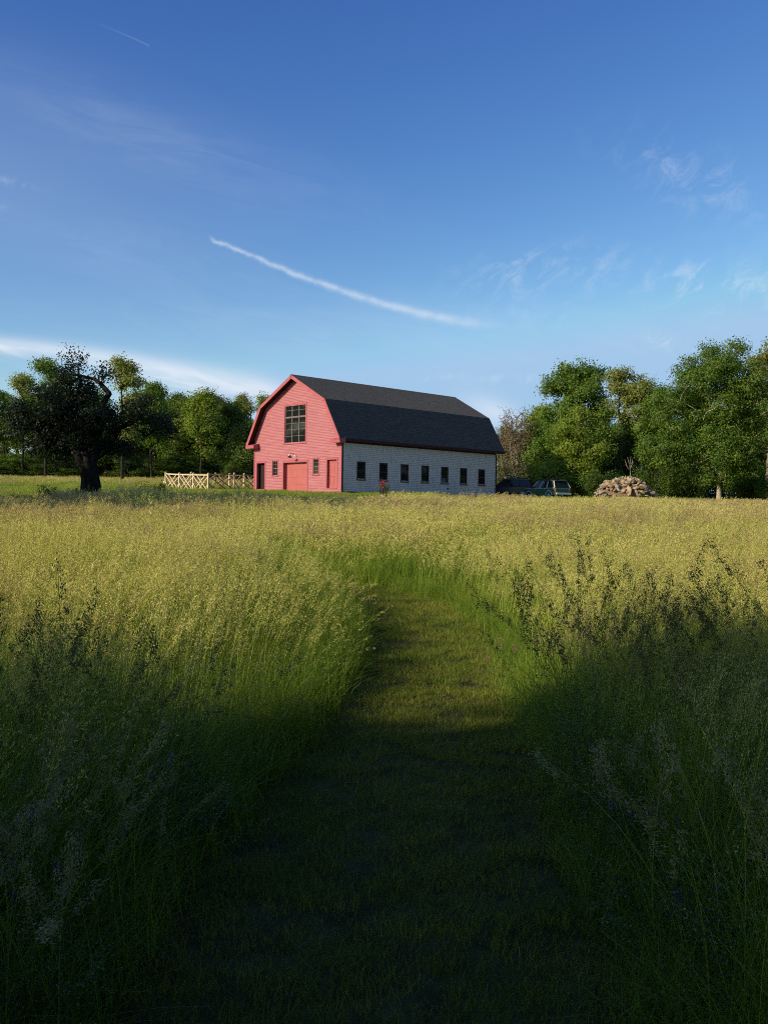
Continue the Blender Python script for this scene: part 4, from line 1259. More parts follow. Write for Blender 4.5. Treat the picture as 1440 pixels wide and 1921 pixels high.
def orchard_plant(seed, nst, h, detail=1.0, spread=.12, lean=.18, size=1.0, mat='seed_dark'):
    """tussock of orchard grass: stout stems carrying dense one-sided tufts"""
    rng = np.random.default_rng(seed); g = GB_()
    n = int(26 * detail) + 8
    B = np.c_[rng.normal(0, spread * .6, (n, 2)), np.zeros(n)]
    V, Q, P = ribbons(rng, B, h * rng.uniform(.35, .75, n), rng.uniform(.2, 1.0, n), rng.uniform(0, 6.283, n), rng.uniform(.004, .009, n), 6)
    g.add(V, Q, 0, np.repeat(rng.random(n) * .6, 6))
    n = nst
    B = np.c_[rng.normal(0, spread, (n, 2)), np.zeros(n)]
    V, Q, P = ribbons(rng, B, h * rng.uniform(.8, 1.12, n), np.abs(rng.normal(lean, .12, n)), rng.normal(.1, 1.2, n), np.full(n, .0042), 8, tipw=.45)
    g.add(V, Q, 1, np.repeat(rng.random(n) * .5, 8))
    tip = P[:, -1]; ax = unit(P[:, -1] - P[:, -3])
    for i in range(n):
        side = unit(np.cross(ax[i], rng.normal(0, 1, 3)))
        m = rng.integers(4, 8)
        for j in range(m):
            f = j / (m - 1)
            pos = tip[i] - ax[i] * (.13 * size * f) ** 1.0
            out = (0.012 + .055 * f ** 1.6) * size if j < m - 2 else (.03 + .03 * rng.random()) * size
            c = pos + side * out * rng.uniform(.5, 1.1) + rng.normal(0, .004, 3)
            rr_ = (.011 + .006 * math.sin(math.pi * min(1, f + .25))) * size * rng.uniform(.8, 1.25)
            ns = int(26 * detail)
            o = rng.normal(0, 1, (ns, 3)) * np.array([.55, .55, .85]) * rr_
            dr = unit(ax[i] * .9 + side * .6 + rng.normal(0, .35, (ns, 3)))
            V, Q = spikelets(rng, c + o - dr * .004, dr, .011 * size * rng.uniform(.8, 1.3, ns), .0042 * size)
            g.add(V, Q, 2, rng.random(ns))
            if out > .025 * size:
                V, Q, _ = ribbons(rng, (tip[i] - ax[i] * (.13 * size * f + out * .6))[None], np.array([.01]), np.array([0.0]), np.array([0.0]), np.array([.001]), 1)
                a_, b_ = tip[i] - ax[i] * (.13 * size * f + out * .6), c
                s_ = unit(np.cross(b_ - a_, [0.2, 1, .1])) * .0009
                g.add(np.array([a_ - s_, a_ + s_, b_ + s_, b_ - s_]), np.array([[0, 1, 2, 3]]), 1, .3)
    return g.mesh('orchard_grass', [M['blade'], M['stem'], M[mat]])


def arching_plant(seed, nst, h):
    """tall brome-like stems that arch over and hang narrow heads"""
    rng = np.random.default_rng(seed); g = GB_()
    n = nst
    B = np.c_[rng.normal(0, .10, (n, 2)), np.zeros(n)]
    V, Q, P = ribbons(rng, B, h * rng.uniform(.85, 1.15, n), rng.uniform(.3, .75, n), rng.normal(.1, .6, n), np.full(n, .0035), 10, tipw=.4, curve=2.8)
    g.add(V, Q, 1, np.repeat(rng.random(n) * .6, 10))
    k = 34
    t = rng.uniform(.74, 1.0, (n, k)); f = t * 10; i0_ = np.minimum(f.astype(int), 9); fr = (f - i0_)[..., None]
    idx = np.arange(n)[:, None]
    C = P[idx, i0_] * (1 - fr) + P[idx, i0_ + 1] * fr
    D = unit(P[idx, i0_ + 1] - P[idx, i0_])
    C = C + rng.normal(0, .006, C.shape)
    D = unit(D + rng.normal(0, .28, D.shape) + np.array([0, 0, -.25]))
    V, Q = spikelets(rng, C.reshape(-1, 3), D.reshape(-1, 3), .020 * rng.uniform(.7, 1.3, n * k), .0042)
    g.add(V, Q, 2, rng.random(n * k))
    return g.mesh('arching_grass', [M['blade'], M['stem'], M['seed_dark']])


def bedstraw_plant(seed, h, flower=True):
    """sprawling stems with whorls of small leaves and clouds of tiny pale flowers"""
    rng = np.random.default_rng(seed); g = GB_()
    n = 12
    B = np.c_[rng.normal(0, .10, (n, 2)), np.zeros(n)]
    V, Q, P = ribbons(rng, B, h * rng.uniform(.5, 1.05, n), rng.uniform(.1, .7, n), rng.uniform(0, 6.283, n), np.full(n, .0022), 8, tipw=.5)
    g.add(V, Q, 1, np.repeat(rng.random(n) * .3, 8))
    Cs, Ds = [], []
    for i in range(n):
        for j in range(2, 9):
            a = rng.uniform(0, 6.28)
            for q in range(6):
                an_ = a + q * 1.047; Cs.append(P[i, j]); Ds.append((math.cos(an_), math.sin(an_), .35))
    V, Q = spikelets(rng, np.array(Cs), unit(np.array(Ds)), .020 * rng.uniform(.6, 1.2, len(Cs)), .006)
    g.add(V, Q, 0, rng.random(len(Cs)))
    if flower:
        Cf = []
        for i in range(n):
            for _ in range(34):
                j = rng.uniform(5.2, 8.0); a = int(min(7, j)); p = P[i, a] + (P[i, a + 1] - P[i, a]) * (j - a)
                Cf.append(p + rng.normal(0, .020, 3))
        Cf = np.array(Cf)
        V, Q = leaf_quads(rng, Cf, .0065, .9)
        g.add(V, Q, 2, rng.random(len(Cf)))
    return g.mesh('bedstraw', [M['herb'], M['herb'], M['bedstraw']])


def flower_plant(seed, h, mat, kind):
    rng = np.random.default_rng(seed); g = GB_()
    n = 5
    B = np.c_[rng.normal(0, .06, (n, 2)), np.zeros(n)]
    V, Q, P = ribbons(rng, B, h * rng.uniform(.6, 1.05, n), rng.uniform(.1, .6, n), rng.uniform(0, 6.283, n), np.full(n, .0026), 8, tipw=.6)
    g.add(V, Q, 0, np.repeat(rng.random(n) * .3, 8))
    Cs = P[:, 2:8].reshape(-1, 3); Cs = np.repeat(Cs, 8, 0)
    D = rng.normal(0, 1, Cs.shape); D[:, 2] = np.abs(D[:, 2]) * .5; D = unit(D)
    V, Q = spikelets(rng, Cs + D * .012, D, .024 * rng.uniform(.6, 1.2, len(Cs)), .009)
    g.add(V, Q, 0, rng.random(len(Cs)))
    for i in range(n):
        if kind == 'vetch':
            c = P[i, -1] + rng.normal(0, .3, (26, 3)) * np.array([.012, .012, .045])
        else:
            c = P[i, -1] + unit(rng.normal(0, 1, (40, 3))) * .011
        V, Q = spikelets(rng, c, unit(c - P[i, -1] + np.array([0, 0, .004])), .012, .005)
        g.add(V, Q, 1, rng.random(len(c)))
    return g.mesh('wildflower', [M['herb'], mat])


def carpet_patch(seed, size, n, h0, h1, w, mat, segs=2, lean=.9):
    rng = np.random.default_rng(seed); g = GB_()
    B = np.c_[rng.uniform(-size / 2, size / 2, (n, 2)), np.zeros(n)]
    V, Q, P = ribbons(rng, B, rng.uniform(h0, h1, n), rng.uniform(.1, lean, n), rng.uniform(0, 6.283, n), w * rng.uniform(.6, 1.3, n), segs)
    g.add(V, Q, 0, np.repeat(rng.random(n) ** 1.3, segs))
    return g.mesh('grass_patch', [mat])


def fill(y0, y1, half, step, seed, jit=.5):
    """jittered grid of points inside the view wedge, with room to step aside"""
    rng = np.random.default_rng(seed)
    X, Y = np.meshgrid(np.arange(-half, half + step, step), np.arange(y0, y1, step))
    x = X.ravel() + rng.uniform(-jit, jit, X.size) * step; y = Y.ravel() + rng.uniform(-jit, jit, X.size) * step
    k = np.abs(x) < .40 * y * 1.06 + 3.2
    return x[k], y[k], rng


def far_edge(x):                                  # where the tall grass stops before the lawns
    return np.interp(x, [-40, -14, -9, -4, 2, 10, 40], [40.5, 40.5, 43, 55, 60, 65, 67])


def finish(name, srcs, x, y, rng, label, s0=.85, s1=1.15, tilt=.06, hmod=None, dz=0.0, keep_cat='grass', pick=None, wind=False):
    n = len(x)
    z = gz(x, y) + dz
    idx = rng.integers(0, len(srcs), n) if pick is None else pick
    rot = np.stack([rng.normal(0, tilt, n), rng.normal(.04, tilt, n), (rng.uniform(0, 6.283, n) if not wind else rng.normal(0, .55, n))], 1)
    # a light breeze from the left: the rotation is about z first, so lean is kept small and added in world axes by the patch itself
    s = rng.uniform(s0, s1, n)
    hz = s * (hmod if hmod is not None else 1.0)
    ob = scatter(name, srcs, np.stack([x, y, z], 1), rot, np.stack([s, s, hz], 1), idx)
    tag(ob, label, keep_cat, kind='stuff')
    return ob


def patchy(x, y):
    return 1 + .14 * np.sin(x * .55 + 1.0 + .4 * np.sin(y * .3)) * np.sin(y * .35 + .5) + .06 * np.sin(x * 1.9 + y * 1.3)


def choose(x, y, rng, n, rosy):
    """drifts: the rosy-headed kinds gather in some places, the others elsewhere"""
    f = np.sin(x * .42 + 2.0 * np.sin(y * .13 + .4)) * np.sin(y * .27 + .9) + .5 * np.sin(x * 1.3 + y * .8) + rng.normal(0, .45, len(x))
    oth = np.array([i for i in range(n) if i not in rosy]); ro = np.array(rosy)
    return np.where(f > .35, ro[rng.integers(0, len(ro), len(x))], oth[rng.integers(0, len(oth), len(x))])


# near meadow
near_src_m = [meadow_patch(100 + i, .34, 90, 13, 32, .006, .003, .016, .006, h=.88, segs=5, prad=.03, lowblade=.48) for i in range(6)] + [meadow_patch(110 + i, .34, 120, 12, 18, .006, .003, .013, .0045, h=.86, segs=5, lowblade=.7) for i in range(6)] + [meadow_patch(118 + i, .34, 42, 6, 26, .006, .003, .016, .006, h=.86, segs=5, lowblade=.38) for i in range(2)]
x, y, rng = fill(1.5, 14.5, 9.5, .21, 201)
pdist = path_dist(x, y); k = pdist > PATH_HALF + .16 + .34 * smooth((6.5 - y) / 2.5)
x, y, pdist = x[k], y[k], pdist[k]
leftside = x < np.interp(y, PATH_F[:80, 1], PATH_F[:80, 0])
hm = patchy(x, y) * np.where(leftside & (y > 4.5), .60 + .40 * smooth((pdist - PATH_HALF - .1) / .7), .62 + .38 * smooth((pdist - PATH_HALF - .1) / .55))
hm *= np.where((x > 1) & (y > 4.6) & (y < 7.5), .86, 1.0)
finish('meadow_grass', near_src_m, x, y, rng, 'tall uncut grass with tan seed heads close on both sides of the mown path', wind=True, hmod=hm, pick=np.where(leftside & (y > 5.6) & (pdist < PATH_HALF + 1.5), 12 + rng.integers(0, 2, len(x)), np.where(y < 7.0 + rng.normal(0, .3, len(x)), 6 + rng.integers(0, 6, len(x)), choose(x, y, rng, 6, (2, 5)))))
# middle
mid_src = [meadow_patch(120 + i, .5, 90, 22, 15, .009, .004, .030, .011, h=.82, segs=3, prad=.035) for i in range(5)] + [meadow_patch(127, .5, 150, 7, 14, .010, .004, .030, .011, h=.82, segs=3, lowblade=.62)]
x, y, rng = fill(14.5, 32, 17, .36, 202)
pdist = path_dist(x, y); k = pdist > PATH_HALF + .22
x, y, pdist = x[k], y[k], pdist[k]
hm = patchy(x, y) * (.7 + .3 * smooth((pdist - PATH_HALF - .1) / .6))
finish('meadow_grass', mid_src, x, y, rng, 'tall seeding grass in the sunlit middle of the field beyond the bend of the path', wind=True, hmod=hm, pick=choose(x, y, rng, 6, (0, 3)))
# far
far_src = [meadow_patch(140 + i, .8, 110, 30, 10, .016, .007, .055, .022, h=.74, segs=2, pan=.2, prad=.05) for i in range(5)] + [meadow_patch(147, .8, 170, 10, 9, .017, .007, .055, .022, h=.74, segs=2, lowblade=.62)]
x, y, rng = fill(32, 68, 32, .55, 203)
k = y < far_edge(x) + rng.normal(0, .5, len(x))
x, y = x[k], y[k]
finish('meadow_grass', far_src, x, y, rng, 'tall seeding grass across the far part of the field up to the lawns', wind=True, hmod=patchy(x, y), pick=choose(x, y, rng, 6, (1, 4)))

# orchard grass: along the path, silhouetted against the sunlit field
orch = [orchard_plant(160 + i, 5, 1.05, size=1.2, mat='seed_mid', lean=.3) for i in range(4)] + [orchard_plant(170 + i, 5, 1.12, size=1.4, spread=.24, lean=.30) for i in range(5)]
rng = np.random.default_rng(210)
def clump(n, x0, x1, y0, y1):
    return rng.uniform(x0, x1, n), rng.uniform(y0, y1, n)
sets = [clump(42, 1.25, 3.6, 4.9, 6.5), clump(7, 1.15, 1.5, 5.4, 6.6), clump(15, -2.6, -.95, 3.95, 5.3), clump(46, -2.2, -.95, 2.6, 3.9), clump(34, 1.0, 2.4, 2.8, 3.95), clump(40, -6, -1.2, 7.5, 14), clump(24, 1.8, 6, 7.5, 14)]
ox_ = np.concatenate([s_[0] for s_ in sets]); oy_ = np.concatenate([s_[1] for s_ in sets])
k = path_dist(ox_, oy_) > PATH_HALF + .12
ox_, oy_ = ox_[k], oy_[k]
hm = np.where((ox_ > .9) & (oy_ > 5) & (oy_ < 7.4), 1.1, np.where((ox_ < -.8) & (oy_ > 3.9) & (oy_ < 5.5), .95, .95)) * rng.uniform(.85, 1.12, len(ox_))
hm = np.where((ox_ < 0) & (oy_ < 3.9), .78, hm)
finish('orchard_grass', orch, ox_, oy_, rng, 'orchard grass with dense tufted seed heads rising above the near grass', hmod=hm, tilt=.08, pick=np.where((oy_ > 3.9) & (oy_ < 7), 4 + rng.integers(0, 5, len(ox_)), rng.integers(0, 4, len(ox_))))
arch = [arching_plant(180 + i, 5, 1.15) for i in range(3)]
sets = [clump(14, 1.9, 3.2, 6.0, 7.6), clump(6, 1.2, 1.9, 6.2, 7.4), clump(10, -3, -1.2, 5.4, 8.0), clump(6, -1.9, -1.1, 3.2, 5.0)]
ax_ = np.concatenate([s_[0] for s_ in sets]); ay_ = np.concatenate([s_[1] for s_ in sets])
finish('arching_grass', arch, ax_, ay_, rng, 'thin arching grass stems with hanging narrow heads at the near right and left', hmod=rng.uniform(.9, 1.15, len(ax_)))
x, y, rng = fill(8, 38, 16, 1.5, 209)
k = path_dist(x, y) > PATH_HALF + .8
stalk = [meadow_patch(151 + i, .22, 2, 6, 30, .006, .0042, .024, .009, h=1.16, segs=5, pan=.2, prad=.034) for i in range(3)]
finish('tall_stalks', stalk, x[k], y[k], rng, 'taller single stalks standing above the sunlit field grass', hmod=rng.uniform(.85, 1.15, int(k.sum())), wind=True)
bed = [bedstraw_plant(190 + i, .7) for i in range(4)]
sets = [clump(70, -2.6, -.85, 2.4, 5.5), clump(70, .95, 2.6, 2.6, 6.2)]
bx_ = np.concatenate([s_[0] for s_ in sets]); by_ = np.concatenate([s_[1] for s_ in sets])
k = path_dist(bx_, by_) > PATH_HALF + .08; bx_, by_ = bx_[k], by_[k]
finish('bedstraw', bed, bx_, by_, rng, 'bedstraw with tiny pale flowers tangled low in the near grass', hmod=rng.uniform(.6, 1.15, len(bx_)), keep_cat='wild flowers')
vet = [flower_plant(195 + i, .6, M['vetch'], 'vetch') for i in range(2)]
sets = [clump(4, -1.5, -.9, 3.0, 5.2), clump(3, 1.2, 2.2, 3.0, 4.6)]
vx = np.concatenate([s_[0] for s_ in sets]); vy = np.concatenate([s_[1] for s_ in sets])
finish('purple_vetch', vet, vx, vy, rng, 'purple vetch flowers low in the shaded grass beside the path', keep_cat='wild flowers')
clo = [flower_plant(198, .62, M['clover'], 'clover')]
vx = np.array([at(1010, 7.4), at(872, 14.4), at(827, 15.8), at(775, 17.5), at(960, 8.0), at(470, 12)]); vy = np.array([7.4, 14.4, 15.8, 17.5, 8.0, 12.0])
finish('pink_clover', clo, vx, vy, rng, 'pink clover heads dotted in the grass beyond the bend of the path', keep_cat='wild flowers')

# the mown path
mown = [carpet_patch(220 + i, .42, 620, .025, .075, .0035, M['mown']) for i in range(5)]
x, y, rng = fill(1.0, 21, 9, .26, 205)
k = path_dist(x, y) < PATH_HALF + .10 + .34 * smooth((6.5 - y) / 2.5)
finish('mown_grass', mown, x[k], y[k], rng, 'short mown grass covering the path', tilt=.04)
fringe = [carpet_patch(230 + i, .36, 150, .10, .34, .005, M['blade'], segs=4, lean=1.5) for i in range(4)]
x, y, rng = fill(1.0, 20, 9, .16, 206)
dd = path_dist(x, y); e0_ = .18 * smooth((6.5 - y) / 2.5)
k = (dd > PATH_HALF + .02 + e0_) & (dd < PATH_HALF + .35 + e0_)
finish('path_edge_grass', fringe, x[k], y[k], rng, 'half-height grass leaning over both edges of the mown path', tilt=.1, hmod=np.where(x[k] < np.interp(y[k], PATH_F[:80, 1], PATH_F[:80, 0]), 1.5, 1.0))

# rough lawn before the barn, round the fence and under the trees
lawn = [carpet_patch(240 + i, 1.1, 420, .10, .30, .016, M['lawn'], segs=2, lean=.8) for i in range(4)]
x, y, rng = fill(39, 112, 48, .78, 207)
bl = (x - BX) * math.cos(YAW) + (y - BY) * math.sin(YAW); bb = -(x - BX) * math.sin(YAW) + (y - BY) * math.cos(YAW)
k = (y > far_edge(x) - .6) & ~((bl > -.1) & (bl < BL + .1) & (bb > -.1) & (bb < BW + .1))
k &= ~((x > 8) & (y > 82))
hmod = np.where((x < -8) & (y > 78), 1.7, np.where(x > 8, 1.5, .75)) * rng.uniform(.8, 1.2, len(x))
finish('lawn_grass', lawn, x[k], y[k], rng, 'shorter sunlit grass round the barn, the fence and the old tree', hmod=hmod[k], tilt=.05)

x, y, rng = fill(76, 112, 52, .8, 208)
k = (x < at(520, 1.0) * y) & (y > 82 + .25 * (x + 30)) & (x < -12)
finish('seeding_grass', far_src, x[k], y[k], rng, 'pale seeding grass along the foot of the left wood', hmod=rng.uniform(.5, .8, int(k.sum())))
# ------------------------------------------------------------------ lattice fence beside the barn
fc = np.array([at(390, 75.5), 75.5])                   # near corner
dl = np.array([-math.sin(YAW), math.cos(YAW)]); ds = np.array([math.cos(YAW), math.sin(YAW)])
L1, L2, FH = 6.3, 4.9, 1.36
fence = empty('garden_fence', (fc[0], fc[1], float(gz(*fc))), YAW)
tag(fence, 'unpainted wooden fence with crossed rails enclosing a plot left of the barn', 'fence')


def fz_(a, b):
    p = fc + ds * a + dl * b
    return float(gz(*p)) - float(gz(*fc))


def post(a, b, mat='wood_new'):
    z = fz_(a, b); m_ = MB()
    m_.box(a - .06, a + .06, b - .06, b + .06, z - .4, z + FH + .06)
    m_.add([(a - .075, b - .075, z + FH + .06), (a + .075, b - .075, z + FH + .06), (a + .075, b + .075, z + FH + .06), (a - .075, b + .075, z + FH + .06), (a, b, z + FH + .13)], [(3, 2, 1, 0), (0, 1, 4), (1, 2, 4), (2, 3, 4), (3, 0, 4)])
    m_.build('post', M[mat], fence)


def run(p0, p1, nb, skip_first=False, mat='wood_new'):
    p0, p1 = np.array(p0, float), np.array(p1, float)
    n_ = np.array([p1[1] - p0[1], -(p1[0] - p0[0])]); n_ = n_ / np.linalg.norm(n_) * .035
    for k in range(nb):
        a = p0 + (p1 - p0) * k / nb; b = p0 + (p1 - p0) * (k + 1) / nb
        za, zb = fz_(*a), fz_(*b)
        if k or not skip_first: post(*a)
        def P3(t, h, o=0): q = a + (b - a) * t + n_ * o; return (q[0], q[1], za + (zb - za) * t + h)
        MB().beam(P3(0, FH - .06), P3(1, FH - .06), .05, .09).build('top_rail', M[mat], fence)
        w = .5 * np.linalg.norm(b - a) / np.linalg.norm(b - a)
        h0, h1 = .04, FH - .12
        for (t0, t1) in ((0, .74), (.26, 1.0)):
            MB().beam(P3(t0, h1, 1), P3(t1, h0, 1), .05, .065).build('cross_rail', M[mat], fence)
            MB().beam(P3(1 - t0, h1, -1), P3(1 - t1, h0, -1), .05, .065).build('cross_rail', M[mat], fence)
        for (t0, z0_, t1, z1_, o) in ((0, FH * .52, .26, h0, 1), (1, FH * .52, .74, h0, -1)):
            MB().beam(P3(t0, z0_, o), P3(t1, z1_, o), .05, .065).build('cross_rail', M[mat], fence)
    post(*p1)


run((0, 0), (0, L1), 3)
run((0, 0), (L2, 0), 2, True, 'wood_shaded')
run((0, L1), (L2, L1), 2, True)
run((L2, 0), (L2, L1), 3, True, 'wood_shaded')
st = MB(); st.box(-.09, .05, L1 + .08, L1 + .22, .55, .95); st.build('gate_latch_block', M['wood_new'], fence)

# ------------------------------------------------------------------ parked cars
def car(name, label, loc, rz, paint, roofpaint, pillar):
    root = empty(name, loc, rz); tag(root, label, 'car', 'cars parked behind the barn')
    def ring(x, w, z0, z1, r=.08, tum=.0):
        return [(x, -w + r, z0), (x, -w, z0 + r), (x, -w - 0 + tum * .3, z1 - r), (x, -w + r + tum, z1), (x, w - r - tum, z1), (x, w - tum * .3, z1 - r), (x, w, z0 + r), (x, w - r, z0)]
    b = MB()
    b.loft([ring(-2.22, .78, .52, .92), ring(-2.16, .86, .40, 1.02), ring(-1.9, .885, .36, 1.05), ring(-1.0, .895, .36, 1.06), ring(.85, .895, .36, 1.05), ring(1.0, .89, .36, 1.03), ring(1.75, .86, .38, 1.00), ring(2.1, .80, .44, .94), ring(2.2, .70, .52, .84)])
    body = b.build('body', paint, root, False, .02)
    # greenhouse outline: bottom and top corners of the glass
    bot = {'r': -2.10, 'f': 1.02}; top = {'r': -1.82, 'f': .36}; zb, zt = 1.05, 1.62; wb, wt_ = .84, .70
    def pt(t, z, s):                               # t 0 rear .. 1 front
        f = (z - zb) / (zt - zb)
        xr = bot['r'] + (top['r'] - bot['r']) * f; xf = bot['f'] + (top['f'] - bot['f']) * f
        w = wb + (wt_ - wb) * f
        return (xr + (xf - xr) * t, s * w, z)
    core = MB(); core.loft([[pt(0, z, -1), pt(1, z, -1), pt(1, z, 1), pt(0, z, 1)] for z in (zb - .02, zt)])
    # inset dark cabin behind the panes
    cab = core.build('cabin', plain('cabin_dark', (.012, .012, .013), .8, .1), root); cab.scale = (.97, .97, 1)
    r = MB(); r.loft([ring(-1.96, .62, 1.60, 1.655, .03), ring(-1.86, .73, 1.60, 1.70, .03), ring(-.8, .75, 1.605, 1.74, .03), ring(.1, .74, 1.605, 1.72, .03), ring(.44, .68, 1.60, 1.655, .03)])
    r.build('roof', roofpaint, root, False, .02)
    pil = [(0.0, .035), (.335, .03), (.635, .03), (.985, .03)]
    for s in (-1, 1):
        for (t, w_) in pil:
            m_ = MB(); a, c = pt(t, zb - .01, s), pt(t, zt + .02, s)
            m_.beam((a[0] + .02, a[1] + s * .006, a[2]), (c[0] + .02, c[1] + s * .006, c[2]), .03, .11, (1, 0, 0)); m_.build('pillar', pillar, root)
        for (t0, t1) in ((.03, .32), (.355, .62), (.655, .97)):
            m_ = MB(); q = [pt(t0, zb, s), pt(t1, zb, s), pt(t1, zt - .01, s), pt(t0, zt - .01, s)]
            m_.loft([[(p[0], p[1] - s * .01, p[2]) for p in q], [(p[0], p[1] + s * .002, p[2]) for p in q]]); m_.build('side_window', M['car_glass'], root)
    for nm, t, off_ in (('rear_window', 0.0, -.012), ('windscreen', 1.0, .012)):
        m_ = MB(); q = [pt(t, zb, -.92), pt(t, zb, .92), pt(t, zt - .01, .92), pt(t, zt - .01, -.92)]
        m_.loft([[(p[0] - off_ * .5, p[1], p[2]) for p in q], [(p[0] + off_, p[1], p[2]) for p in q]]); m_.build(nm, M['car_glass'], root)
    for s in (-1, 1):
        rk = MB(); rk.tube([(-1.7, s * .58, 1.74), (-1.6, s * .58, 1.80), (-.1, s * .58, 1.80), (0, s * .58, 1.73)], .018, 6); rk.build('roof_rail', M['black'], root)
        tl = MB(); tl.box(-2.235, -2.10, s * .76 - .10, s * .76 + .10, .72, .98); tl.build('taillight', plain('tail_lens', (.42, .04, .015), .3, .5), root, bevel=.02)
        hl = MB(); hl.box(2.10, 2.205, s * .6 - .12, s * .6 + .12, .68, .82); hl.build('headlight', M['white_paint'], root, bevel=.02)
        mr = MB(); mr.box(.72, .86, s * .97 - .09, s * .97 + .09, 1.04, 1.18); mr.build('mirror', M['black'], root, bevel=.03)
        for wx in (-1.35, 1.35):
            arch_ = MB(); arch_.tube([(wx + .42 * math.cos(a), s * .893, .37 + .42 * math.sin(a)) for a in np.linspace(0, math.pi, 9)], .028, 6); arch_.build('wheel_arch', M['white_paint'] if pillar is M['car_white'] else paint, root)
            w_ = MB(); w_.tube([(wx, s * .66, .36), (wx, s * .68, .36), (wx, s * .87, .36), (wx, s * .89, .36)], [.31, .36, .36, .31], 20)
            tyre = w_.build('tyre', M['black'], root)
            h_ = MB(); h_.tube([(wx, s * .87, .36), (wx, s * .90, .36)], [.22, .19], 12); h_.build('rim', M['car_white'], tyre)
    bp_ = MB(); bp_.box(-2.32, -2.2, -.82, .82, .44, .60); bp_.box(2.18, 2.30, -.8, .8, .44, .60); bp_.build('bumper', M['white_paint'] if pillar is M['car_white'] else M['black'], root, bevel=.03)
    st_ = MB(); st_.box(-2.05, 1.9, -.905, -.89, .98, 1.03); st_.box(-2.05, 1.9, .89, .905, .98, 1.03); st_.build('belt_trim', pillar, root)
    return root


M['car_white'] = plain('pale_car_trim', (.52, .50, .48), .35, .5, var=.04)
M['car_green'] = plain('green_car_paint', (.035, .13, .085), .25, .5, var=.05)
M['car_navy'] = plain('dark_car_paint', (.02, .028, .045), .22, .5, var=.05)
M['car_roof'] = plain('dark_car_roof', (.05, .055, .06), .3, .5, var=.05)
SUV = car('parked_suv', 'green off-road car with pale pillars, rear corner lit by the sun', base(1024, 84.0), R(180 - 60), M['car_green'], M['car_roof'], M['car_white'])
DARK = car('parked_suv', 'dark estate car in the shade right behind the barn corner', base(952, 86.5), R(180 - 12), M['car_navy'], M['car_roof'], M['black'])

# ------------------------------------------------------------------ rubble heap
rx0, ry0 = at(1172, 73.0), 73.0
hz = float(gz(rx0, ry0))
RXR, RYR, RH = 2.5, 1.9, top_z(1172, 900, 73.0) - hz


def heap(x_, y_):
    r_ = np.hypot(x_ / RXR, y_ / RYR)
    return RH * np.clip(1 - r_ ** 3.6, 0, 1) ** .95 * (1 + .06 * np.sin(x_ * 2.3 + 1) - .10 * x_ / RXR)


mb = MB(); n_ = 24
pts_ = [(0, 0, RH - .26)]
for ring_ in range(1, 8):
    for k in range(n_):
        a = k * 2 * math.pi / n_; f = ring_ / 7 * .97
        x_, y_ = math.cos(a) * RXR * f, math.sin(a) * RYR * f
        pts_.append((x_, y_, float(heap(x_, y_)) - .26 if ring_ < 7 else -.4))
fs = [(0, 1 + k, 1 + (k + 1) % n_) for k in range(n_)]
for ring_ in range(6):
    o0 = 1 + ring_ * n_
    fs += [(o0 + k, o0 + n_ + k, o0 + n_ + (k + 1) % n_, o0 + (k + 1) % n_) for k in range(n_)]
mb.add(pts_, fs)
mound = mb.build('rubble_mound', M['soil'], None, True)
mound.location = (rx0, ry0, hz)
tag(mound, 'mound of earth and rubble with weeds on top at the far field edge', 'mound')
gr = np.random.default_rng(12)
cs = []
for k in range(2600):
    a = gr.uniform(0, 6.28); f = abs(gr.normal(0, .42)); x_, y_ = math.cos(a) * f * RXR + .25, math.sin(a) * f * RYR + .3
    if y_ < -.55 and gr.random() < .8: continue
    cs.append((x_, y_, float(heap(x_, y_)) + abs(gr.normal(0, .07))))
for k in range(1700):
    cs.append((.85 + gr.normal(0, .22), -1.2 + gr.normal(0, .2), .25 + abs(gr.normal(0, .28))))
V_, Q_ = leaf_quads(gr, np.array(cs), .10, .5)
obj('weeds', mesh_np('weeds', V_, Q_, M['lawn'], tint=gr.random(len(Q_))), mound)


def rock_mesh(seed):
    import bmesh
    q = random.Random(seed); bm = bmesh.new()
    pts__ = []
    for k in range(16):
        v = Vector((q.gauss(0, 1), q.gauss(0, 1), q.gauss(0, 1))).normalized() * q.uniform(.8, 1.0)
        pts__.append(bm.verts.new((v.x * .5, v.y * .36, v.z * .24)))
    r_ = bmesh.ops.convex_hull(bm, input=pts__)
    for v in [v for v in bm.verts if not v.link_faces]: bm.verts.remove(v)
    bmesh.ops.bevel(bm, geom=bm.edges[:], offset=.02, segments=1, affect='EDGES')
    me = bpy.data.meshes.new('stone'); bm.to_mesh(me); bm.free()
    return me


def stone_mat(name, c0, c1):
    m, x, b = new_mat(name)
    tc = x.node('ShaderNodeTexCoord').outputs['Object']; oi = x.node('ShaderNodeObjectInfo').outputs['Random']
    c = x.mix(oi, (*c0, 1), (*c1, 1)); n = x.noise(tc, 7.0, 5, .65)
    c = x.mix(x.m('MULTIPLY', x.mapr(n, .45, .7), .55), c, tuple(q * .45 for q in c0) + (1,))
    x.put(b.inputs['Base Color'], c); b.inputs['Roughness'].default_value = .9; b.inputs['Specular IOR Level'].default_value = .15
    bn = x.node('ShaderNodeBump'); bn.inputs['Strength'].default_value = .6; bn.inputs['Distance'].default_value = .03
    x.put(bn.inputs['Height'], n); x.put(b.inputs['Normal'], bn.outputs[0])
    return m


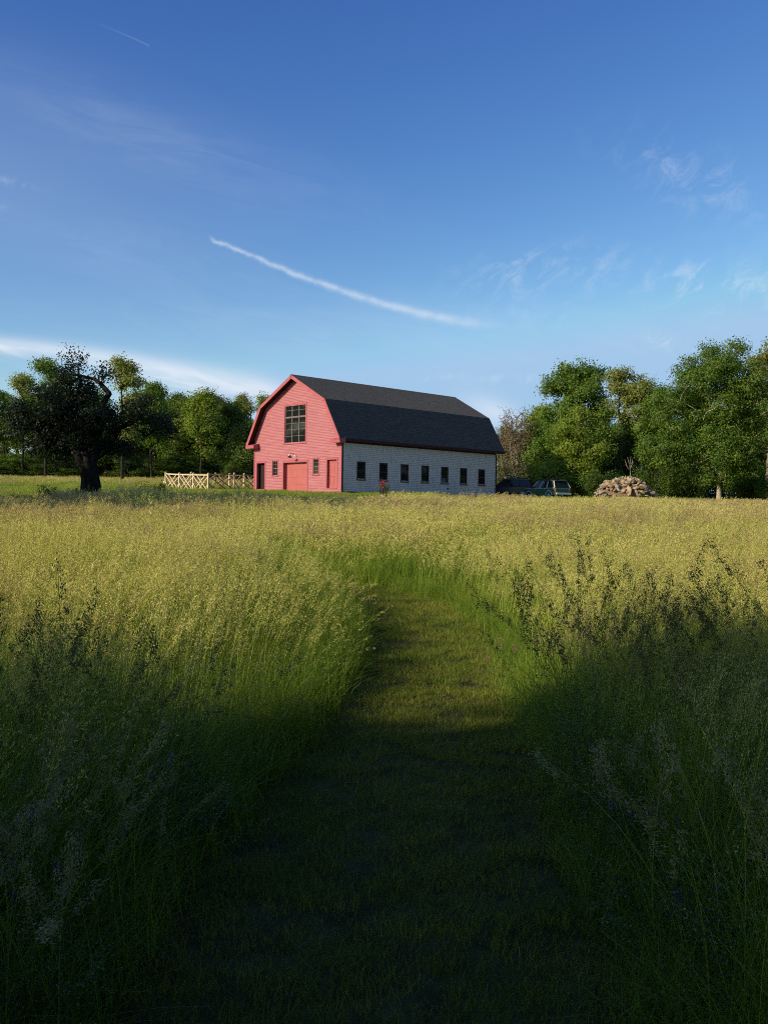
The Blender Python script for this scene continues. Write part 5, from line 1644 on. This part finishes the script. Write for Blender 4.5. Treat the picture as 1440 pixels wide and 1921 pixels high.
M['stone'] = stone_mat('tan_field_stone', (.30, .20, .11), (.50, .37, .23))
M['stone_grey'] = stone_mat('grey_field_stone', (.25, .22, .19), (.40, .35, .29))
rocks = [rock_mesh(i) for i in range(10)]
for i, r_ in enumerate(rocks): r_.materials.append(M['stone_grey'] if i in (3, 7) else M['stone'])
q = random.Random(31); cnt = 0; placed = []
while cnt < 270:
    a = q.uniform(0, 2 * math.pi); f = q.uniform(.05, 1.0) ** .6
    x_, y_ = math.cos(a) * f * RXR, math.sin(a) * f * RYR
    if y_ > .9 and q.random() < .8: continue
    if f < .35 and q.random() < .6: continue
    s_ = q.uniform(.30, .68) * (1.15 if f > .75 else 1.0)
    if any((x_ - p[0]) ** 2 + (y_ - p[1]) ** 2 < (.24 * (s_ + p[2])) ** 2 for p in placed) and q.random() < .93: continue
    placed.append((x_, y_, s_))
    o = obj('stone', rocks[q.randrange(10)])
    o.location = (rx0 + x_, ry0 + y_, hz + float(heap(x_, y_)) + q.uniform(-.08, .06))
    o.rotation_euler = (q.gauss(0, .5), q.gauss(0, .5), q.uniform(0, 6.28))
    o.scale = (s_, s_ * q.uniform(.8, 1.2), s_ * q.uniform(.8, 1.3))
    tag(o, 'tan rubble stone lying in the heap at the far field edge', 'stone', 'stones of the rubble heap'); cnt += 1
for (px, py, s_, lab) in ((1128, 924, .75, 'grey boulder at the left foot of the rubble heap'), (1223, 925, .48, 'pale round stone lying apart right of the rubble heap'), (1204, 913, .8, 'large pale broken stone on the right shoulder of the rubble heap'), (1178, 921, .9, 'upright brown slab standing in the middle of the rubble heap')):
    o = obj('stone', rocks[3 if 'grey' in lab else 5]); d_ = 71.4
    o.location = (at(px, d_), d_, max(top_z(px, py, d_), float(gz(at(px, d_), d_)) + s_ * .1)); o.scale = (s_, s_, s_ * 1.2)
    if 'upright' in lab: o.rotation_euler = (0, R(80), .2)
    tag(o, lab, 'stone', 'stones of the rubble heap')
# bare sapling on the heap
sx_, sy_, sz_ = rx0 + .55, ry0 + .9, hz + float(heap(.55, .9))
sap = MB()
sap.tube([(0, 0, -.2), (.02, 0, .6), (-.02, .02, 1.3), (.05, 0, 2.0)], [.026, .021, .015, .006], 6)
for p, q_ in (((0, 0, .9), (-.35, 0, 1.35)), ((0, 0, 1.1), (.3, .1, 1.6)), ((-.02, 0, 1.3), (-.2, .1, 1.9)), ((-.2, 0, 1.16), (-.42, .05, 1.75)), ((.15, .05, 1.35), (.2, .1, 1.85))):
    sap.tube([p, ((p[0] + q_[0]) / 2, (p[1] + q_[1]) / 2, (p[2] + q_[2]) / 2 - .03), q_], [.018, .013, .005], 5)
sapl = empty('bare_sapling', (sx_, sy_, sz_)); tag(sapl, 'thin leafless sapling growing out of the rubble heap', 'sapling')
sap.build('stem', M['bark_pale'], sapl, True)

# ------------------------------------------------------------------ small things
fr_ = empty('board_frame', base(744, 65.0, -.22), .15); tag(fr_, 'low weathered board frame in the grass before the grey barn side', 'frame')
for nm, y_ in (('side_board', -.5), ('side_board', .5)):
    MB().box(-1.0, 1.0, y_ - .02, y_ + .02, .25, .55).build(nm, M['wood_grey'], fr_)
for x_ in (-1.02, 1.02): MB().box(x_ - .02, x_ + .02, -.52, .52, .25, .56).build('end_board', M['wood_grey'], fr_)
for x_, y_ in ((-.95, -.55), (.95, -.55), (-.95, .55), (.95, .55)): MB().box(x_ - .035, x_ + .035, y_ - .03, y_ + .03, -.2, .62).build('post', M['wood_grey'], fr_)

# white house glimpsed through the wood
hx, hy = at(80, 158), 158.0
hs_ = empty('white_house', (hx, hy, top_z(80, 900, 158)), .3); tag(hs_, 'white house glimpsed through the trunks at far left', 'house')
w_ = MB(); w_.prism([(-2.6, -2), (2.6, -2), (2.6, 2.4), (0, 4.4), (-2.6, 2.4)], 1, -3.5, 3.5); w_.build('wall', M['white_paint'], hs_)
r_ = MB(); r_.prism([(-2.9, 2.25), (0, 4.5), (2.9, 2.25), (2.9, 2.45), (0, 4.72), (-2.9, 2.45)], 1, -3.8, 3.8); r_.build('roof', M['asphalt_lower'], hs_)
for x_ in (-1.2, 1.2): MB().box(x_ - .4, x_ + .4, -3.56, -3.5, .3, 1.6).build('window', M['glass'], hs_)
